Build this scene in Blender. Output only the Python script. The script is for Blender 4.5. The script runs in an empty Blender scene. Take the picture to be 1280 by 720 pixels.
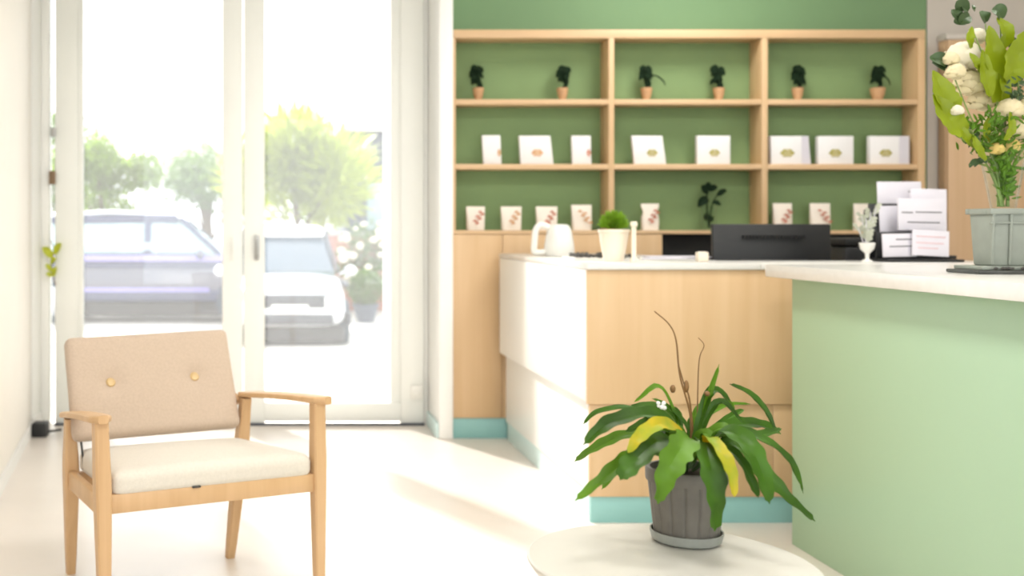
import bpy, bmesh, math, random
from mathutils import Vector, Matrix
random.seed(7)
sc = bpy.context.scene
COL = sc.collection
F, CX, CY, H = 1350.0, 346.0, 285.0, 1.25      # focal length in px, principal point, eye height
V = Vector
def at(x, y, Y):
    return V(((x - CX) / F * Y, Y, H - (y - CY) / F * Y))

# ------------------------------------------------------------------ camera
cam = bpy.data.cameras.new('camera'); co = bpy.data.objects.new('camera', cam); COL.objects.link(co)
co.location = (0, 0, H); co.rotation_euler = (math.pi/2, 0, 0)
cam.sensor_width = 36; cam.lens = F * 36 / 1280
cam.shift_x = (640 - CX) / 1280; cam.shift_y = -(360 - CY) / 1280
cam.clip_start = 0.05; cam.clip_end = 300
cam.dof.use_dof = True; cam.dof.focus_distance = 2.75; cam.dof.aperture_fstop = 2.6
sc.camera = co

# ------------------------------------------------------------------ materials
def mat(name, col, rough=0.6, spec=0.5, metal=0.0, var=0.0, vscale=8.0, bump=0.0, bscale=60.0,
        trans=0.0, sheen=0.0, coat=0.0, stretch=(1, 1, 1), col2=None, sub=0.0, transl=0.0):
    m = bpy.data.materials.new(name); m.use_nodes = True
    nt = m.node_tree; N = nt.nodes; L = nt.links
    b = N['Principled BSDF']
    b.inputs['Base Color'].default_value = (*col, 1)
    b.inputs['Roughness'].default_value = rough
    b.inputs['Specular IOR Level'].default_value = spec
    b.inputs['Metallic'].default_value = metal
    b.inputs['Transmission Weight'].default_value = trans
    b.inputs['Sheen Weight'].default_value = sheen
    b.inputs['Coat Weight'].default_value = coat
    if sub: b.inputs['Subsurface Weight'].default_value = sub
    tc = N.new('ShaderNodeTexCoord'); mp = N.new('ShaderNodeMapping')
    L.new(tc.outputs['Object'], mp.inputs['Vector']); mp.inputs['Scale'].default_value = stretch
    if var or col2:
        nz = N.new('ShaderNodeTexNoise'); nz.inputs['Scale'].default_value = vscale; nz.inputs['Detail'].default_value = 4
        L.new(mp.outputs[0], nz.inputs['Vector'])
        mx = N.new('ShaderNodeMix'); mx.data_type = 'RGBA'
        c2 = col2 if col2 else tuple(c * (1 - var) for c in col)
        mx.inputs[6].default_value = (*col, 1); mx.inputs[7].default_value = (*c2, 1)
        rp = N.new('ShaderNodeMapRange'); rp.inputs[1].default_value = .35; rp.inputs[2].default_value = .65
        L.new(nz.outputs[0], rp.inputs[0]); L.new(rp.outputs[0], mx.inputs[0])
        L.new(mx.outputs[2], b.inputs['Base Color'])
    if bump:
        n2 = N.new('ShaderNodeTexNoise'); n2.inputs['Scale'].default_value = bscale; n2.inputs['Detail'].default_value = 3
        L.new(mp.outputs[0], n2.inputs['Vector'])
        bp = N.new('ShaderNodeBump'); bp.inputs['Strength'].default_value = bump; bp.inputs['Distance'].default_value = .002
        L.new(n2.outputs[0], bp.inputs['Height']); L.new(bp.outputs[0], b.inputs['Normal'])
    if transl:
        t = N.new('ShaderNodeBsdfTranslucent'); ms = N.new('ShaderNodeMixShader')
        t.inputs['Color'].default_value = (min(1, col[0]*1.5), min(1, col[1]*1.4), col[2], 1)
        ms.inputs[0].default_value = transl
        L.new(b.outputs[0], ms.inputs[1]); L.new(t.outputs[0], ms.inputs[2])
        L.new(ms.outputs[0], N['Material Output'].inputs['Surface'])
    return m

def wood(name, c1, c2, scale=1.0, axis='Z', rough=0.45):
    m = bpy.data.materials.new(name); m.use_nodes = True
    nt = m.node_tree; N = nt.nodes; L = nt.links; b = N['Principled BSDF']
    tc = N.new('ShaderNodeTexCoord'); mp = N.new('ShaderNodeMapping')
    L.new(tc.outputs['Object'], mp.inputs['Vector'])
    s = {'Z': (14, 14, .8), 'X': (.8, 14, 14), 'Y': (14, .8, 14)}[axis]
    mp.inputs['Scale'].default_value = tuple(k * scale for k in s)
    nz = N.new('ShaderNodeTexNoise'); nz.inputs['Scale'].default_value = 1.0; nz.inputs['Detail'].default_value = 6
    nz.inputs['Distortion'].default_value = .6
    L.new(mp.outputs[0], nz.inputs['Vector'])
    cr = N.new('ShaderNodeValToRGB'); cr.color_ramp.elements[0].position = .3; cr.color_ramp.elements[1].position = .7
    cr.color_ramp.elements[0].color = (*c1, 1); cr.color_ramp.elements[1].color = (*c2, 1)
    L.new(nz.outputs[0], cr.inputs[0]); L.new(cr.outputs[0], b.inputs['Base Color'])
    b.inputs['Roughness'].default_value = rough
    bp = N.new('ShaderNodeBump'); bp.inputs['Strength'].default_value = .15; bp.inputs['Distance'].default_value = .001
    L.new(nz.outputs[0], bp.inputs['Height']); L.new(bp.outputs[0], b.inputs['Normal'])
    return m

def glass(name, tint=(1, 1, 1), gloss=.06, haze=0.0, rough=.02):
    m = bpy.data.materials.new(name); m.use_nodes = True
    nt = m.node_tree; N = nt.nodes; L = nt.links
    N.remove(N['Principled BSDF']); out = N['Material Output']
    t = N.new('ShaderNodeBsdfTransparent'); t.inputs[0].default_value = (*tint, 1)
    g = N.new('ShaderNodeBsdfGlossy'); g.inputs['Roughness'].default_value = rough
    fr = N.new('ShaderNodeFresnel'); fr.inputs[0].default_value = 1.45 if name == 'door_glass' else 1.12
    mu = N.new('ShaderNodeMath'); mu.operation = 'MULTIPLY'; mu.inputs[1].default_value = gloss / .04
    L.new(fr.outputs[0], mu.inputs[0]); mu.use_clamp = True
    ms = N.new('ShaderNodeMixShader'); L.new(mu.outputs[0], ms.inputs[0]); L.new(t.outputs[0], ms.inputs[1]); L.new(g.outputs[0], ms.inputs[2])
    last = ms
    if haze:
        d = N.new('ShaderNodeBsdfTranslucent'); d.inputs[0].default_value = (1, 1, 1, 1)  # translucent white mixed in as a light haze over the glass
        m2 = N.new('ShaderNodeMixShader'); m2.inputs[0].default_value = haze
        L.new(ms.outputs[0], m2.inputs[1]); L.new(d.outputs[0], m2.inputs[2]); last = m2
    L.new(last.outputs[0], out.inputs[0])
    return m

def emit(name, col, s):
    m = bpy.data.materials.new(name); m.use_nodes = True
    b = m.node_tree.nodes['Principled BSDF']; b.inputs['Base Color'].default_value = (*col, 1)
    b.inputs['Emission Color'].default_value = (*col, 1); b.inputs['Emission Strength'].default_value = s
    return m

M = dict(
    floor=mat('floor_tile', (.78, .715, .65), .30, .5, var=.05, vscale=3),
    white=mat('white_paint', (.90, .90, .87), .6, var=.02, vscale=3),
    frame=mat('white_frame', (.88, .89, .85), .4, var=.02, vscale=3),
    cream=mat('cream_paint', (.88, .84, .77), .7, var=.03, vscale=2),
    beige=mat('beige_wall', (.58, .535, .48), .8, var=.04, vscale=2),
    ceil=mat('ceiling_paint', (.82, .81, .78), .8, var=.02, vscale=2),
    green=mat('sage_green_paint', (.165, .285, .14), .7, var=.05, vscale=1.5),
    shelfback=mat('shelf_back_green', (.19, .29, .12), .7, var=.06, vscale=3),
    mint=mat('mint_laminate', (.37, .54, .365), .45, var=.02, vscale=2),
    oak=wood('pale_oak', (.58, .385, .205), (.64, .445, .255), 1.0, 'Z'),
    oakx=wood('pale_oak_along', (.60, .40, .22), (.66, .46, .27), 1.0, 'X'),
    chairwood=wood('beech_wood', (.54, .335, .165), (.63, .41, .22), 1.6, 'Z', .4),
    tanwood=wood('tan_door_wood', (.56, .37, .21), (.64, .44, .27), .8, 'Z', .5),
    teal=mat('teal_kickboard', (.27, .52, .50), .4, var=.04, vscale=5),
    teal_sunlit=mat('sunlit_teal_kickboard', (.62, .78, .77), .4, var=.03, vscale=5),  # paler copy of the teal, strong sunlight painted into the colour
    quartz=mat('white_quartz', (.70, .69, .66), .25, var=.04, vscale=30),
    whitelam=mat('white_laminate', (.86, .86, .82), .35, var=.015, vscale=3),
    backfab=mat('tan_weave', (.52, .405, .31), .9, .2, var=.08, vscale=120, bump=.5, bscale=400, sheen=.2),
    seatfab=mat('cream_weave', (.68, .63, .55), .9, .2, var=.06, vscale=120, bump=.5, bscale=400, sheen=.2),
    button=mat('gold_button', (.60, .42, .20), .4, var=.1),
    dark=mat('dark_metal', (.05, .045, .04), .4, var=.1),
    black=mat('black_plastic', (.018, .019, .02), .45, var=.1, vscale=4),
    cavity=mat('black_cabinet', (.012, .012, .012), .6, var=.1, vscale=4),
    tabletop=mat('pale_stone_tabletop', (.61, .59, .53), .35, var=.04, vscale=9),
    tableedge=mat('table_edge', (.46, .48, .38), .5, var=.04),
    pot=mat('grey_clay_pot', (.150, .137, .115), .6, var=.2, vscale=20, bump=.4, bscale=80),
    potrim=mat('pale_saucer', (.30, .31, .28), .35, var=.2, vscale=20),
    soil=mat('soil', (.05, .035, .02), .95, var=.5, vscale=60, bump=1, bscale=60),
    leaf=mat('fern_leaf', (.070, .185, .010), .42, .3, var=.6, vscale=9, transl=.28),
    leafl=mat('fern_leaf_light', (.135, .29, .016), .42, .3, var=.4, vscale=9, transl=.3),
    leafy=mat('yellowed_leaf', (.60, .46, .02), .4, .3, vscale=16, col2=(.24, .36, .02), transl=.3),
    stalk=mat('brown_stalk', (.22, .11, .03), .6, var=.3, vscale=20),
    greenstem=mat('green_stem', (.20, .30, .06), .5, var=.3, vscale=20),
    planter=mat('greygreen_planter', (.29, .32, .275), .5, var=.12, vscale=14),
    slate=mat('slate_tray', (.065, .068, .062), .4, var=.4, vscale=25, bump=.5, bscale=60),
    gold=mat('lime_leaf', (.33, .42, .010), .35, .5, var=.25, vscale=7, transl=.35),
    dgreen=mat('deep_green_leaf', (.055, .11, .03), .5, var=.3, vscale=10, transl=.1),
    petal=mat('cream_petal', (.84, .74, .50), .6, .3, var=.07, vscale=10, transl=.2),
    petalw=mat('white_petal', (.84, .78, .64), .6, .3, var=.05, vscale=10, transl=.2),
    petaly=mat('butter_petal', (.85, .65, .22), .6, .3, var=.1, vscale=10, transl=.2),
    ceramic=mat('white_ceramic', (.84, .83, .78), .35, var=.03),
    creamcer=mat('cream_ceramic', (.84, .74, .60), .45, var=.04),
    terra=mat('tan_pot', (.56, .33, .17), .6, var=.12, vscale=40),
    darkleaf=mat('dark_houseplant_leaf', (.009, .024, .009), .8, .15, var=.3, vscale=20),
    grass=mat('bright_grass', (.30, .52, .03), .5, var=.4, vscale=30, transl=.3),
    card=mat('white_card', (.80, .79, .79), .6, var=.02, vscale=20),
    pouch=mat('cream_pouch', (.80, .73, .64), .6, var=.04, vscale=20),
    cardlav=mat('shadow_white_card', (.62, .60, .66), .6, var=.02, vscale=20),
    emblo=mat('orange_print', (.62, .32, .13), .6, var=.1, vscale=50),
    embg=mat('olive_print', (.40, .36, .07), .6, var=.2, vscale=50),
    embr=mat('red_brown_print', (.58, .20, .13), .6, var=.2, vscale=50),
    ink=mat('grey_ink', (.22, .22, .24), .7, var=.1),
    ppink=mat('pink_print', (.70, .52, .55), .7, var=.1),
    paper=mat('white_paper', (.68, .66, .72), .6, var=.03, vscale=12),
    carblue=mat('grey_blue_car_paint', (.06, .065, .10), .25, .6, var=.1, coat=.5),
    carlav=mat('lavender_trim', (.24, .21, .50), .3, .6, var=.1),
    carband=mat('car_dark_trim', (.025, .035, .09), .3, var=.1),
    carwhite=mat('white_car_paint', (.62, .63, .66), .25, .6, var=.02, coat=.5),
    carglass=mat('car_window', (.30, .42, .44), .1, .8, var=.2, vscale=2),
    carglassd=mat('dark_car_window', (.04, .07, .10), .1, .8, var=.2, vscale=2),
    tyre=mat('tyre_rubber', (.03, .05, .07), .8, var=.2),
    rim=mat('alloy_rim', (.45, .47, .5), .3, metal=.7, var=.1),
    grille=mat('black_grille', (.03, .035, .05), .4, var=.2),
    lampg=mat('headlamp', (.25, .3, .33), .1, .8, var=.2),
    red=mat('red_lamp', (.8, .08, .25), .3, var=.1),
    plate=mat('blank_plate', (.75, .75, .72), .4, var=.03),
    treeleaf=mat('tree_leaf', (.17, .28, .03), .5, var=.5, vscale=2, transl=.4),
    treeleafy=mat('bright_tree_leaf', (.32, .40, .04), .5, var=.4, vscale=2, transl=.45),
    treeleafb=mat('bluish_tree_leaf', (.13, .22, .06), .5, var=.4, vscale=2, transl=.3),
    bark=mat('bark', (.16, .11, .07), .8, var=.4, vscale=20, bump=1, bscale=30),
    brick=mat('brick', (.42, .18, .13), .8, var=.3, vscale=14, stretch=(1, 1, 3)),
    housegrey=mat('slate_grey_house', (.05, .06, .085), .8, var=.2, vscale=3),
    road=mat('pale_paving', (.50, .48, .44), .7, var=.1, vscale=2),
    asphalt=mat('asphalt', (.18, .21, .24), .8, var=.2, vscale=3),
    darkpot=mat('dark_pot', (.07, .09, .13), .5, var=.2),
    sprig=mat('sprig_leaf', (.55, .60, .05), .4, var=.2, transl=.3),
    hinge=mat('bronze_hinge', (.26, .17, .10), .4, metal=.3, var=.2),
    steel=mat('brushed_steel', (.45, .45, .44), .35, metal=.6, var=.1),
    window=glass('door_glass', gloss=.04, haze=.045),
    vase=glass('clear_glass', tint=(.97, .99, .98), gloss=.012, haze=.03),
    lamp=emit('fill_lamp_glow', (1, .96, .9), 6),  # glow of the added fill lamps
)

# ------------------------------------------------------------------ object helpers
def obj(name, bm, m, parent=None, loc=None, label=None, cat=None, group=None, kind=None, sharp=35):
    """bm is in world coordinates; the object's origin is the parent's location, or loc."""
    me = bpy.data.meshes.new(name)
    if parent is not None:
        root = parent
        off = V((0, 0, 0)); p = parent
        while p is not None: off += V(p.location); p = p.parent
    else:
        off = V(loc) if loc is not None else V((0, 0, 0))
    bmesh.ops.recalc_face_normals(bm, faces=bm.faces[:])
    bm.transform(Matrix.Translation(-off))
    bm.to_mesh(me); bm.free()
    for p_ in me.polygons: p_.use_smooth = True
    try: me.set_sharp_from_angle(angle=math.radians(sharp))
    except Exception: pass
    me.materials.append(m)
    o = bpy.data.objects.new(name, me); COL.objects.link(o)
    if parent is not None: o.parent = parent
    else: o.location = off
    tag(o, label, cat, group, kind)
    return o
def tag(o, label=None, cat=None, group=None, kind=None):
    if label: o['label'] = label
    if cat: o['category'] = cat
    if group: o['group'] = group
    if kind: o['kind'] = kind
    return o
def thing(name, loc, label, cat, group=None):
    o = bpy.data.objects.new(name, None); COL.objects.link(o); o.location = loc
    o.empty_display_size = .05
    return tag(o, label, cat, group)
def copy_tree(o, loc, label=None, rotz=None):
    c = o.copy(); COL.objects.link(c); c.location = loc
    if rotz is not None: c.rotation_euler = (0, 0, rotz)
    if label: c['label'] = label
    for ch in list(o.children):
        d = ch.copy(); COL.objects.link(d); d.parent = c
        for g in list(ch.children):
            e = g.copy(); COL.objects.link(e); e.parent = d
    return c
def struct(name, bm, m, parent=None, loc=None, kind='structure'):
    return obj(name, bm, m, parent, loc, kind=None if parent else kind)
B = bmesh.new
def hexa(bm, p, bev=0, seg=2):
    """p: 8 points: bottom 4 (ccw), top 4"""
    t = B(); vs = [t.verts.new(q) for q in p]
    for f in ((3, 2, 1, 0), (4, 5, 6, 7), (0, 1, 5, 4), (1, 2, 6, 5), (2, 3, 7, 6), (3, 0, 4, 7)):
        t.faces.new([vs[i] for i in f])
    if bev: bmesh.ops.bevel(t, geom=t.edges[:], offset=bev, segments=seg, affect='EDGES', profile=.5)
    merge(bm, t)
    return bm
def merge(bm, t):
    me = bpy.data.meshes.new('tmp'); t.to_mesh(me); t.free(); bm.from_mesh(me); bpy.data.meshes.remove(me)
def box(bm, x0, x1, y0, y1, z0, z1, bev=0, seg=2):
    return hexa(bm, [V(q) for q in ((x0, y0, z0), (x1, y0, z0), (x1, y1, z0), (x0, y1, z0),
                                    (x0, y0, z1), (x1, y0, z1), (x1, y1, z1), (x0, y1, z1))], bev, seg)
def beam(bm, p0, p1, w0, d0, w1=None, d1=None, side=(1, 0, 0), bev=.004):
    """tapered bar from p0 to p1; w along side, d across"""
    w1 = w0 if w1 is None else w1; d1 = d0 if d1 is None else d1
    p0, p1 = V(p0), V(p1); t = (p1 - p0).normalized(); s = V(side); s = (s - t * s.dot(t)).normalized(); u = t.cross(s)
    q = [p0 + s*a*w0/2 + u*b*d0/2 for a, b in ((-1, -1), (1, -1), (1, 1), (-1, 1))]
    q += [p1 + s*a*w1/2 + u*b*d1/2 for a, b in ((-1, -1), (1, -1), (1, 1), (-1, 1))]
    return hexa(bm, q, bev)
def smooth_path(pts, n=8):
    pts = [V(p) for p in pts]
    if len(pts) < 3: return [pts[0].lerp(pts[-1], i / n) for i in range(n + 1)]
    out = []
    P = [pts[0] * 2 - pts[1]] + pts + [pts[-1] * 2 - pts[-2]]
    for i in range(1, len(P) - 2):
        for k in range(n):
            t = k / n; a, b, c, d = P[i-1], P[i], P[i+1], P[i+2]
            out.append(.5 * ((2*b) + (c - a)*t + (2*a - 5*b + 4*c - d)*t*t + (3*b - a - 3*c + d)*t*t*t))
    out.append(pts[-1]); return out
def tube(bm, pts, r0, r1=None, n=6, smooth=True, k=6):
    r1 = r0 if r1 is None else r1
    pts = smooth_path(pts, k) if smooth else [V(p) for p in pts]
    rings = []; ref = V((.31, .57, .76))
    for i, p in enumerate(pts):
        t = (pts[min(i+1, len(pts)-1)] - pts[max(i-1, 0)]).normalized()
        s = t.cross(ref)
        if s.length < 1e-3: s = t.cross(V((1, 0, 0)))
        s.normalize(); u = t.cross(s); r = r0 + (r1 - r0) * i / (len(pts) - 1)
        rings.append([bm.verts.new(p + (s*math.cos(a) + u*math.sin(a)) * r) for a in [2*math.pi*j/n for j in range(n)]])
    for a, b in zip(rings, rings[1:]):
        for j in range(n): bm.faces.new((a[j], a[(j+1) % n], b[(j+1) % n], b[j]))
    bm.faces.new(rings[0]); bm.faces.new(rings[-1][::-1]); return bm
def lathe(bm, c, prof, n=32, ax='Z', ribs=0, ramp=0.0):
    c = V(c); rings = []
    for r, z in prof:
        ring = []
        for j in range(n):
            a = 2*math.pi*j/n; rr = r
            if ribs and ramp: rr = r * (1 - ramp * (1 if (math.cos(a*ribs) > .72) else 0))
            q = V((rr*math.cos(a), rr*math.sin(a), z))
            if ax == 'Y': q = V((q.x, q.z, q.y))
            if ax == 'X': q = V((q.z, q.x, q.y))
            ring.append(bm.verts.new(c + q))
        rings.append(ring)
    for a, b in zip(rings, rings[1:]):
        for j in range(n): bm.faces.new((a[j], a[(j+1) % n], b[(j+1) % n], b[j]))
    bm.faces.new(rings[0]); bm.faces.new(rings[-1]); return bm
def leafmesh(bm, pts, w, hint=(0, -.6, .8), fold=.12, wav=0.0, k=7, tipw=.02, shape=None, thick=.0006, freq=3.0):
    """leaf blade along a path, with a crease, wavy edge and real thickness"""
    P = smooth_path(pts, k); n = len(P) - 1; hint = V(hint)
    ph = random.random() * 6
    top = []; bot = []
    for i, p in enumerate(P):
        t = (P[min(i+1, n)] - P[max(i-1, 0)]).normalized(); s = t.cross(hint)
        if s.length < .05: s = t.cross(V((.3, .9, .2)))
        s.normalize(); nrm = s.cross(t).normalized()
        if nrm.dot(hint) < 0: nrm = -nrm
        u = i / n
        ww = w * (shape(u) if shape else (math.sin(math.pi * min(1, u*.93 + .07)) ** .7 if u < 1 else tipw))
        if u >= 1: ww = w * tipw
        r = [];
        for a in (-1, -.5, 0, .5, 1):
            z = abs(a) * fold * ww + wav * ww * math.sin(ph + u * freq * 6.28 + a * 1.3) * abs(a)
            e = 1 + (min(.14, wav*1.4) * math.sin(u * 40 + ph + a) if wav and abs(a) == 1 else 0)
            r.append(p + s * a * ww / 2 * e + nrm * z)
        top.append([bm.verts.new(q + nrm * thick) for q in r]); bot.append([bm.verts.new(q - nrm * thick) for q in r])
    for G in (top, bot):
        for a, b in zip(G, G[1:]):
            for j in range(4): bm.faces.new((a[j], a[j+1], b[j+1], b[j]))
    for i in range(n):
        for j in (0, 4): bm.faces.new((top[i][j], top[i+1][j], bot[i+1][j], bot[i][j]))
    for i in (0, n):
        for j in range(4): bm.faces.new((top[i][j], top[i][j+1], bot[i][j+1], bot[i][j]))
    return bm
def blob(bm, c, r, sub=2, scale=(1, 1, 1), jit=0):
    t = B(); bmesh.ops.create_icosphere(t, subdivisions=sub, radius=1)
    for v in t.verts:
        d = 1 + (random.uniform(-jit, jit) if jit else 0)
        v.co = V((v.co.x*r*scale[0]*d, v.co.y*r*scale[1]*d, v.co.z*r*scale[2]*d)) + V(c)
    merge(bm, t); return bm
def cushion(bm, corners, th, rad, puff=0, dents=(), n=22):
    """corners: 4 bottom-face corners (ccw); thickness along the face normal; rounded edges, puffed, with button dents (u,v,depth,size)"""
    a, b, c, d = [V(q) for q in corners]
    nrm = (b - a).cross(d - a).normalized()
    W = ((b - a).length + (c - d).length) / 2; D = ((d - a).length + (c - b).length) / 2; T = th
    half = V((W/2, D/2, T/2)); r = rad
    t = B(); cache = {}
    def co_(i): x = -math.cos(math.pi * i / n); return .45 * x + .55 * (2 * i / n - 1)
    def vert(p):
        key = tuple(round(q, 5) for q in p)
        if key not in cache:
            P = V((p[0]*half.x, p[1]*half.y, p[2]*half.z))
            q = V([max(-(h - r), min(h - r, x)) for x, h in zip(P, half)])
            dd = P - q
            if dd.length > 1e-9: P = q + dd.normalized() * min(r, max(abs(dd.x), abs(dd.y), abs(dd.z)))
            u, v = P.x / half.x, P.y / half.y
            z = P.z
            if puff: z += (1 if P.z > 0 else -.25) * puff * (1 - u*u) * (1 - v*v) * abs(P.z) / half.z
            if P.z > 0:
                for (du, dv, dep, sz) in dents:
                    rr = ((u - du)*half.x)**2 + ((v - dv)*half.y)**2
                    z -= dep * math.exp(-rr / (2*sz*sz)) * P.z / half.z
            uu, vv = (u + 1) / 2, (v + 1) / 2
            base = a*(1-uu)*(1-vv) + b*uu*(1-vv) + c*uu*vv + d*(1-uu)*vv
            cache[key] = t.verts.new(base + nrm * (z + half.z))
        return cache[key]
    for ax in range(3):
        for s in (-1, 1):
            for i in range(n):
                for j in range(n):
                    q = []
                    for (ii, jj) in ((i, j), (i+1, j), (i+1, j+1), (i, j+1)):
                        p = [0, 0, 0]; p[ax] = s; p[(ax+1) % 3] = co_(ii); p[(ax+2) % 3] = co_(jj); q.append(vert(p))
                    try: t.faces.new(q)
                    except ValueError: pass
    merge(bm, t); return bm

# ------------------------------------------------------------------ the room
YW = 6.89        # window wall
YB = 6.60        # green wall behind the shelves
ZC = 3.2
# floor / ceiling
struct('floor', box(B(), -3.2, 5.3, -2.6, 7.05, -.10, 0), M['floor'])
struct('ceiling', box(B(), -3.2, 5.3, -2.6, 7.05, ZC, ZC + .1), M['ceil'])
# window wall: header over the door, piers left and right
b = B(); box(b, -3.1, -1.56, YW, YW + .12, 0, ZC); struct('wall_window', b, M['white'])
b = B(); box(b, -1.56, .96, YW, YW + .12, 2.98, ZC); struct('wall_window_header', b, M['white'])
b = B(); box(b, .965, 1.045, 6.40, YW + .12, 0, ZC, .004); struct('wall_pier', b, M['white'])
b = B(); box(b, 1.05, 3.97, YB, YB + .12, 0, ZC); struct('wall_back', b, M['green'])
b = B(); box(b, 3.975, 5.2, YB, YB + .12, 0, ZC); struct('wall_back_right', b, M['beige'])
b = B(); box(b, 5.205, 5.3, -2.5, YB + .12, 0, ZC); struct('wall_right', b, M['cream'])
# angled left wall and the jog
L0 = V((-1.50, 6.59, 0)); L1 = V((-1.19, 4.15, 0)); th = V((-.12, -.02, 0))
b = B(); hexa(b, [L1, L0, L0 + th, L1 + th] + [q + V((0, 0, ZC)) for q in (L1, L0, L0 + th, L1 + th)], .003); struct('wall_left', b, M['cream'])
b = B(); box(b, -3.1, -1.33, 4.15, 4.27, 0, ZC); struct('wall_left_return', b, M['cream'])
b = B(); box(b, -1.67, -1.50, 6.62, 6.87, 0, ZC, .003); struct('wall_left_end', b, M['white'])
b = B(); box(b, -3.2, -3.1, -2.5, 7.0, 0, ZC); struct('wall_far_left', b, M['cream'])
# unseen wall behind the camera, wide opening added to let sky light in
b = B(); box(b, -3.1, 5.2, -2.6, -2.5, 0, .4); box(b, -3.1, 5.2, -2.6, -2.5, 2.9, ZC); box(b, -3.1, -2.9, -2.6, -2.5, .4, 2.9); box(b, 5.0, 5.2, -2.6, -2.5, .4, 2.9)
struct('wall_front', b, M['cream'])
# baseboards
bs = [L1 + V((.001, 0, 0)), L0 + V((.001, 0, 0))]
b = B(); hexa(b, [bs[0], bs[0] + V((.014, .002, 0)), bs[1] + V((.014, .002, 0)), bs[1]] + [q + V((0, 0, .07)) for q in (bs[0], bs[0] + V((.014, .002, 0)), bs[1] + V((.014, .002, 0)), bs[1])])
struct('baseboard_left', b, M['ceil'])
b = B(); box(b, .950, .963, 6.42, 6.84, 0, .09, .002); struct('baseboard_pier', b, M['teal_sunlit'])
b = B(); box(b, -1.50, -1.4985 + .01, 6.62, 6.86, .0, .08); struct('baseboard_left_end', b, M['ceil'])
# vertical corner bead on the left wall
cb = at(31, 300, 5.32); cb.z = 0
b = B(); beam(b, (-1.352, 5.32, .072), (-1.352, 5.32, ZC - .002), .03, .014, side=(.127, -1, 0)); struct('trim_1', b, mat('peach_bead', (.80, .55, .34), .6, var=.05))
# glazing ------------------------------------------------------------
def X(px, Y=YW): return (px - CX) / F * Y
def Z(py, Y=YW): return H - (py - CY) / F * Y
zt = 2.97
d0 = struct('window_1', box(B(), X(62), X(69), YW + .02, YW + .035, .02, zt), M['window'])
f = B(); box(f, -1.555, X(62), YW - .01, YW + .07, 0, zt, .003); struct('window_frame', f, M['white'], d0)
# left fixed / leaf frame
root = struct('door_1', (lambda b: (box(b, X(70), X(98), YW - .03, YW + .05, .0, zt, .006), box(b, X(98), X(104), YW - .01, YW + .04, .02, zt, .003),
      box(b, X(278), X(303.3), YW - .03, YW + .05, 0, zt, .006), box(b, X(104), X(278), YW - .03, YW + .05, 0, Z(503), .006),
      box(b, X(104), X(278), YW - .03, YW + .05, 2.86, zt, .006), b)[-1])(B()), M['frame'])
struct('pane', box(B(), X(104), X(278), YW + .006, YW + .016, Z(503), 2.86), M['window'], root)
h_ = B(); box(h_, X(289), X(294), YW - .045, YW - .03, Z(325), Z(296), .003); beam(h_, (X(291.5), YW - .055, Z(306)), (X(291.5), YW - .055, Z(318)), .010, .02); struct('door_handle', h_, M['frame'], root)
root2 = struct('door_2', (lambda b: (box(b, X(304.7), X(331), YW - .03, YW + .05, 0, zt, .006), box(b, X(500), X(529), YW - .03, YW + .05, 0, zt, .006),
      box(b, X(331), X(500), YW - .03, YW + .05, 0.02, Z(503), .006), box(b, X(331), X(500), YW - .03, YW + .05, 2.86, zt, .006),
      box(b, X(488), X(500), YW - .005, YW + .035, Z(503), 2.86, .003), b)[-1])(B()), M['frame'])
struct('pane', box(B(), X(331), X(488), YW + .006, YW + .016, Z(503), 2.86), M['window'], root2)
h_ = B(); box(h_, X(318), X(324), YW - .045, YW - .03, Z(325), Z(294), .003); tube(h_, [(X(321), YW - .05, Z(300)), (X(321), YW - .075, Z(303)), (X(321), YW - .075, Z(318)), (X(321), YW - .05, Z(321))], .007); struct('door_handle', h_, M['steel'], root2)
h_ = B(); box(h_, X(512), X(527), YW - .062, YW - .031, Z(497), Z(480), .004); box(h_, X(515), X(522), YW - .075, YW - .062, Z(493), Z(487), .003); struct('hinge', h_, M['ceramic'], root2)
struct('trim_2', box(B(), X(530.3), .962, YW - .01, YW + .09, 0, zt, .004), M['white'])
struct('trim_3', box(B(), X(70), X(529), YW - .06, YW - .032, 0, .012, .002), M['housegrey'])
struct('trim_4', box(B(), X(69.2), X(69.9), YW - .01, YW + .05, 0, zt), M['tableedge'])
# bronze hinges on the sidelight
hg = B(); box(hg, X(65), X(71), YW - .048, YW - .031, Z(172), Z(160), .003); obj('hinge', hg, M['steel'], root)
hg = B(); box(hg, X(63), X(71), YW - .048, YW - .031, Z(231), Z(214), .003); obj('hinge', hg, M['hinge'], root, label='bronze brown hinge')
# black floor socket
st = thing('door_stop', (X(52, 6.5), 6.5, 0), 'small black block shaped door stop on the floor by the left wall', 'door stop')
obj('block', box(B(), X(42, 6.5), X(60, 6.5), 6.44, 6.54, 0, .085, .006), M['black'], st)
obj('rod', tube(B(), [(X(59, 6.5), 6.5, .025), (X(74, 6.5), 6.56, .025)], .008, smooth=False), M['black'], st)
# sprig
sp = thing('leafy_sprig', (X(70), YW - .04, Z(350)), 'little yellow-green leafy sprig on the left door post', 'plant')
obj('stem', tube(B(), [(X(71), YW - .033, Z(356)), (X(66), YW - .05, Z(335)), (X(70), YW - .06, Z(312)), (X(66), YW - .06, Z(300))], .003), M['stalk'], sp)
b = B()
for (x, y, x2, y2, w) in ((68, 322, 56, 309, .05), (70, 318, 80, 304, .045), (66, 330, 74, 322, .03), (68, 340, 60, 330, .03), (69, 345, 74, 333, .03), (67, 345, 61, 343, .028)):
    leafmesh(b, [(X(x), YW - .055, Z(y)), (X((x+x2)/2), YW - .075, Z((y+y2)/2 - 2)), (X(x2), YW - .08, Z(y2))], w, hint=(0, -1, .2))
obj('foliage', b, M['sprig'], sp)

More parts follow.
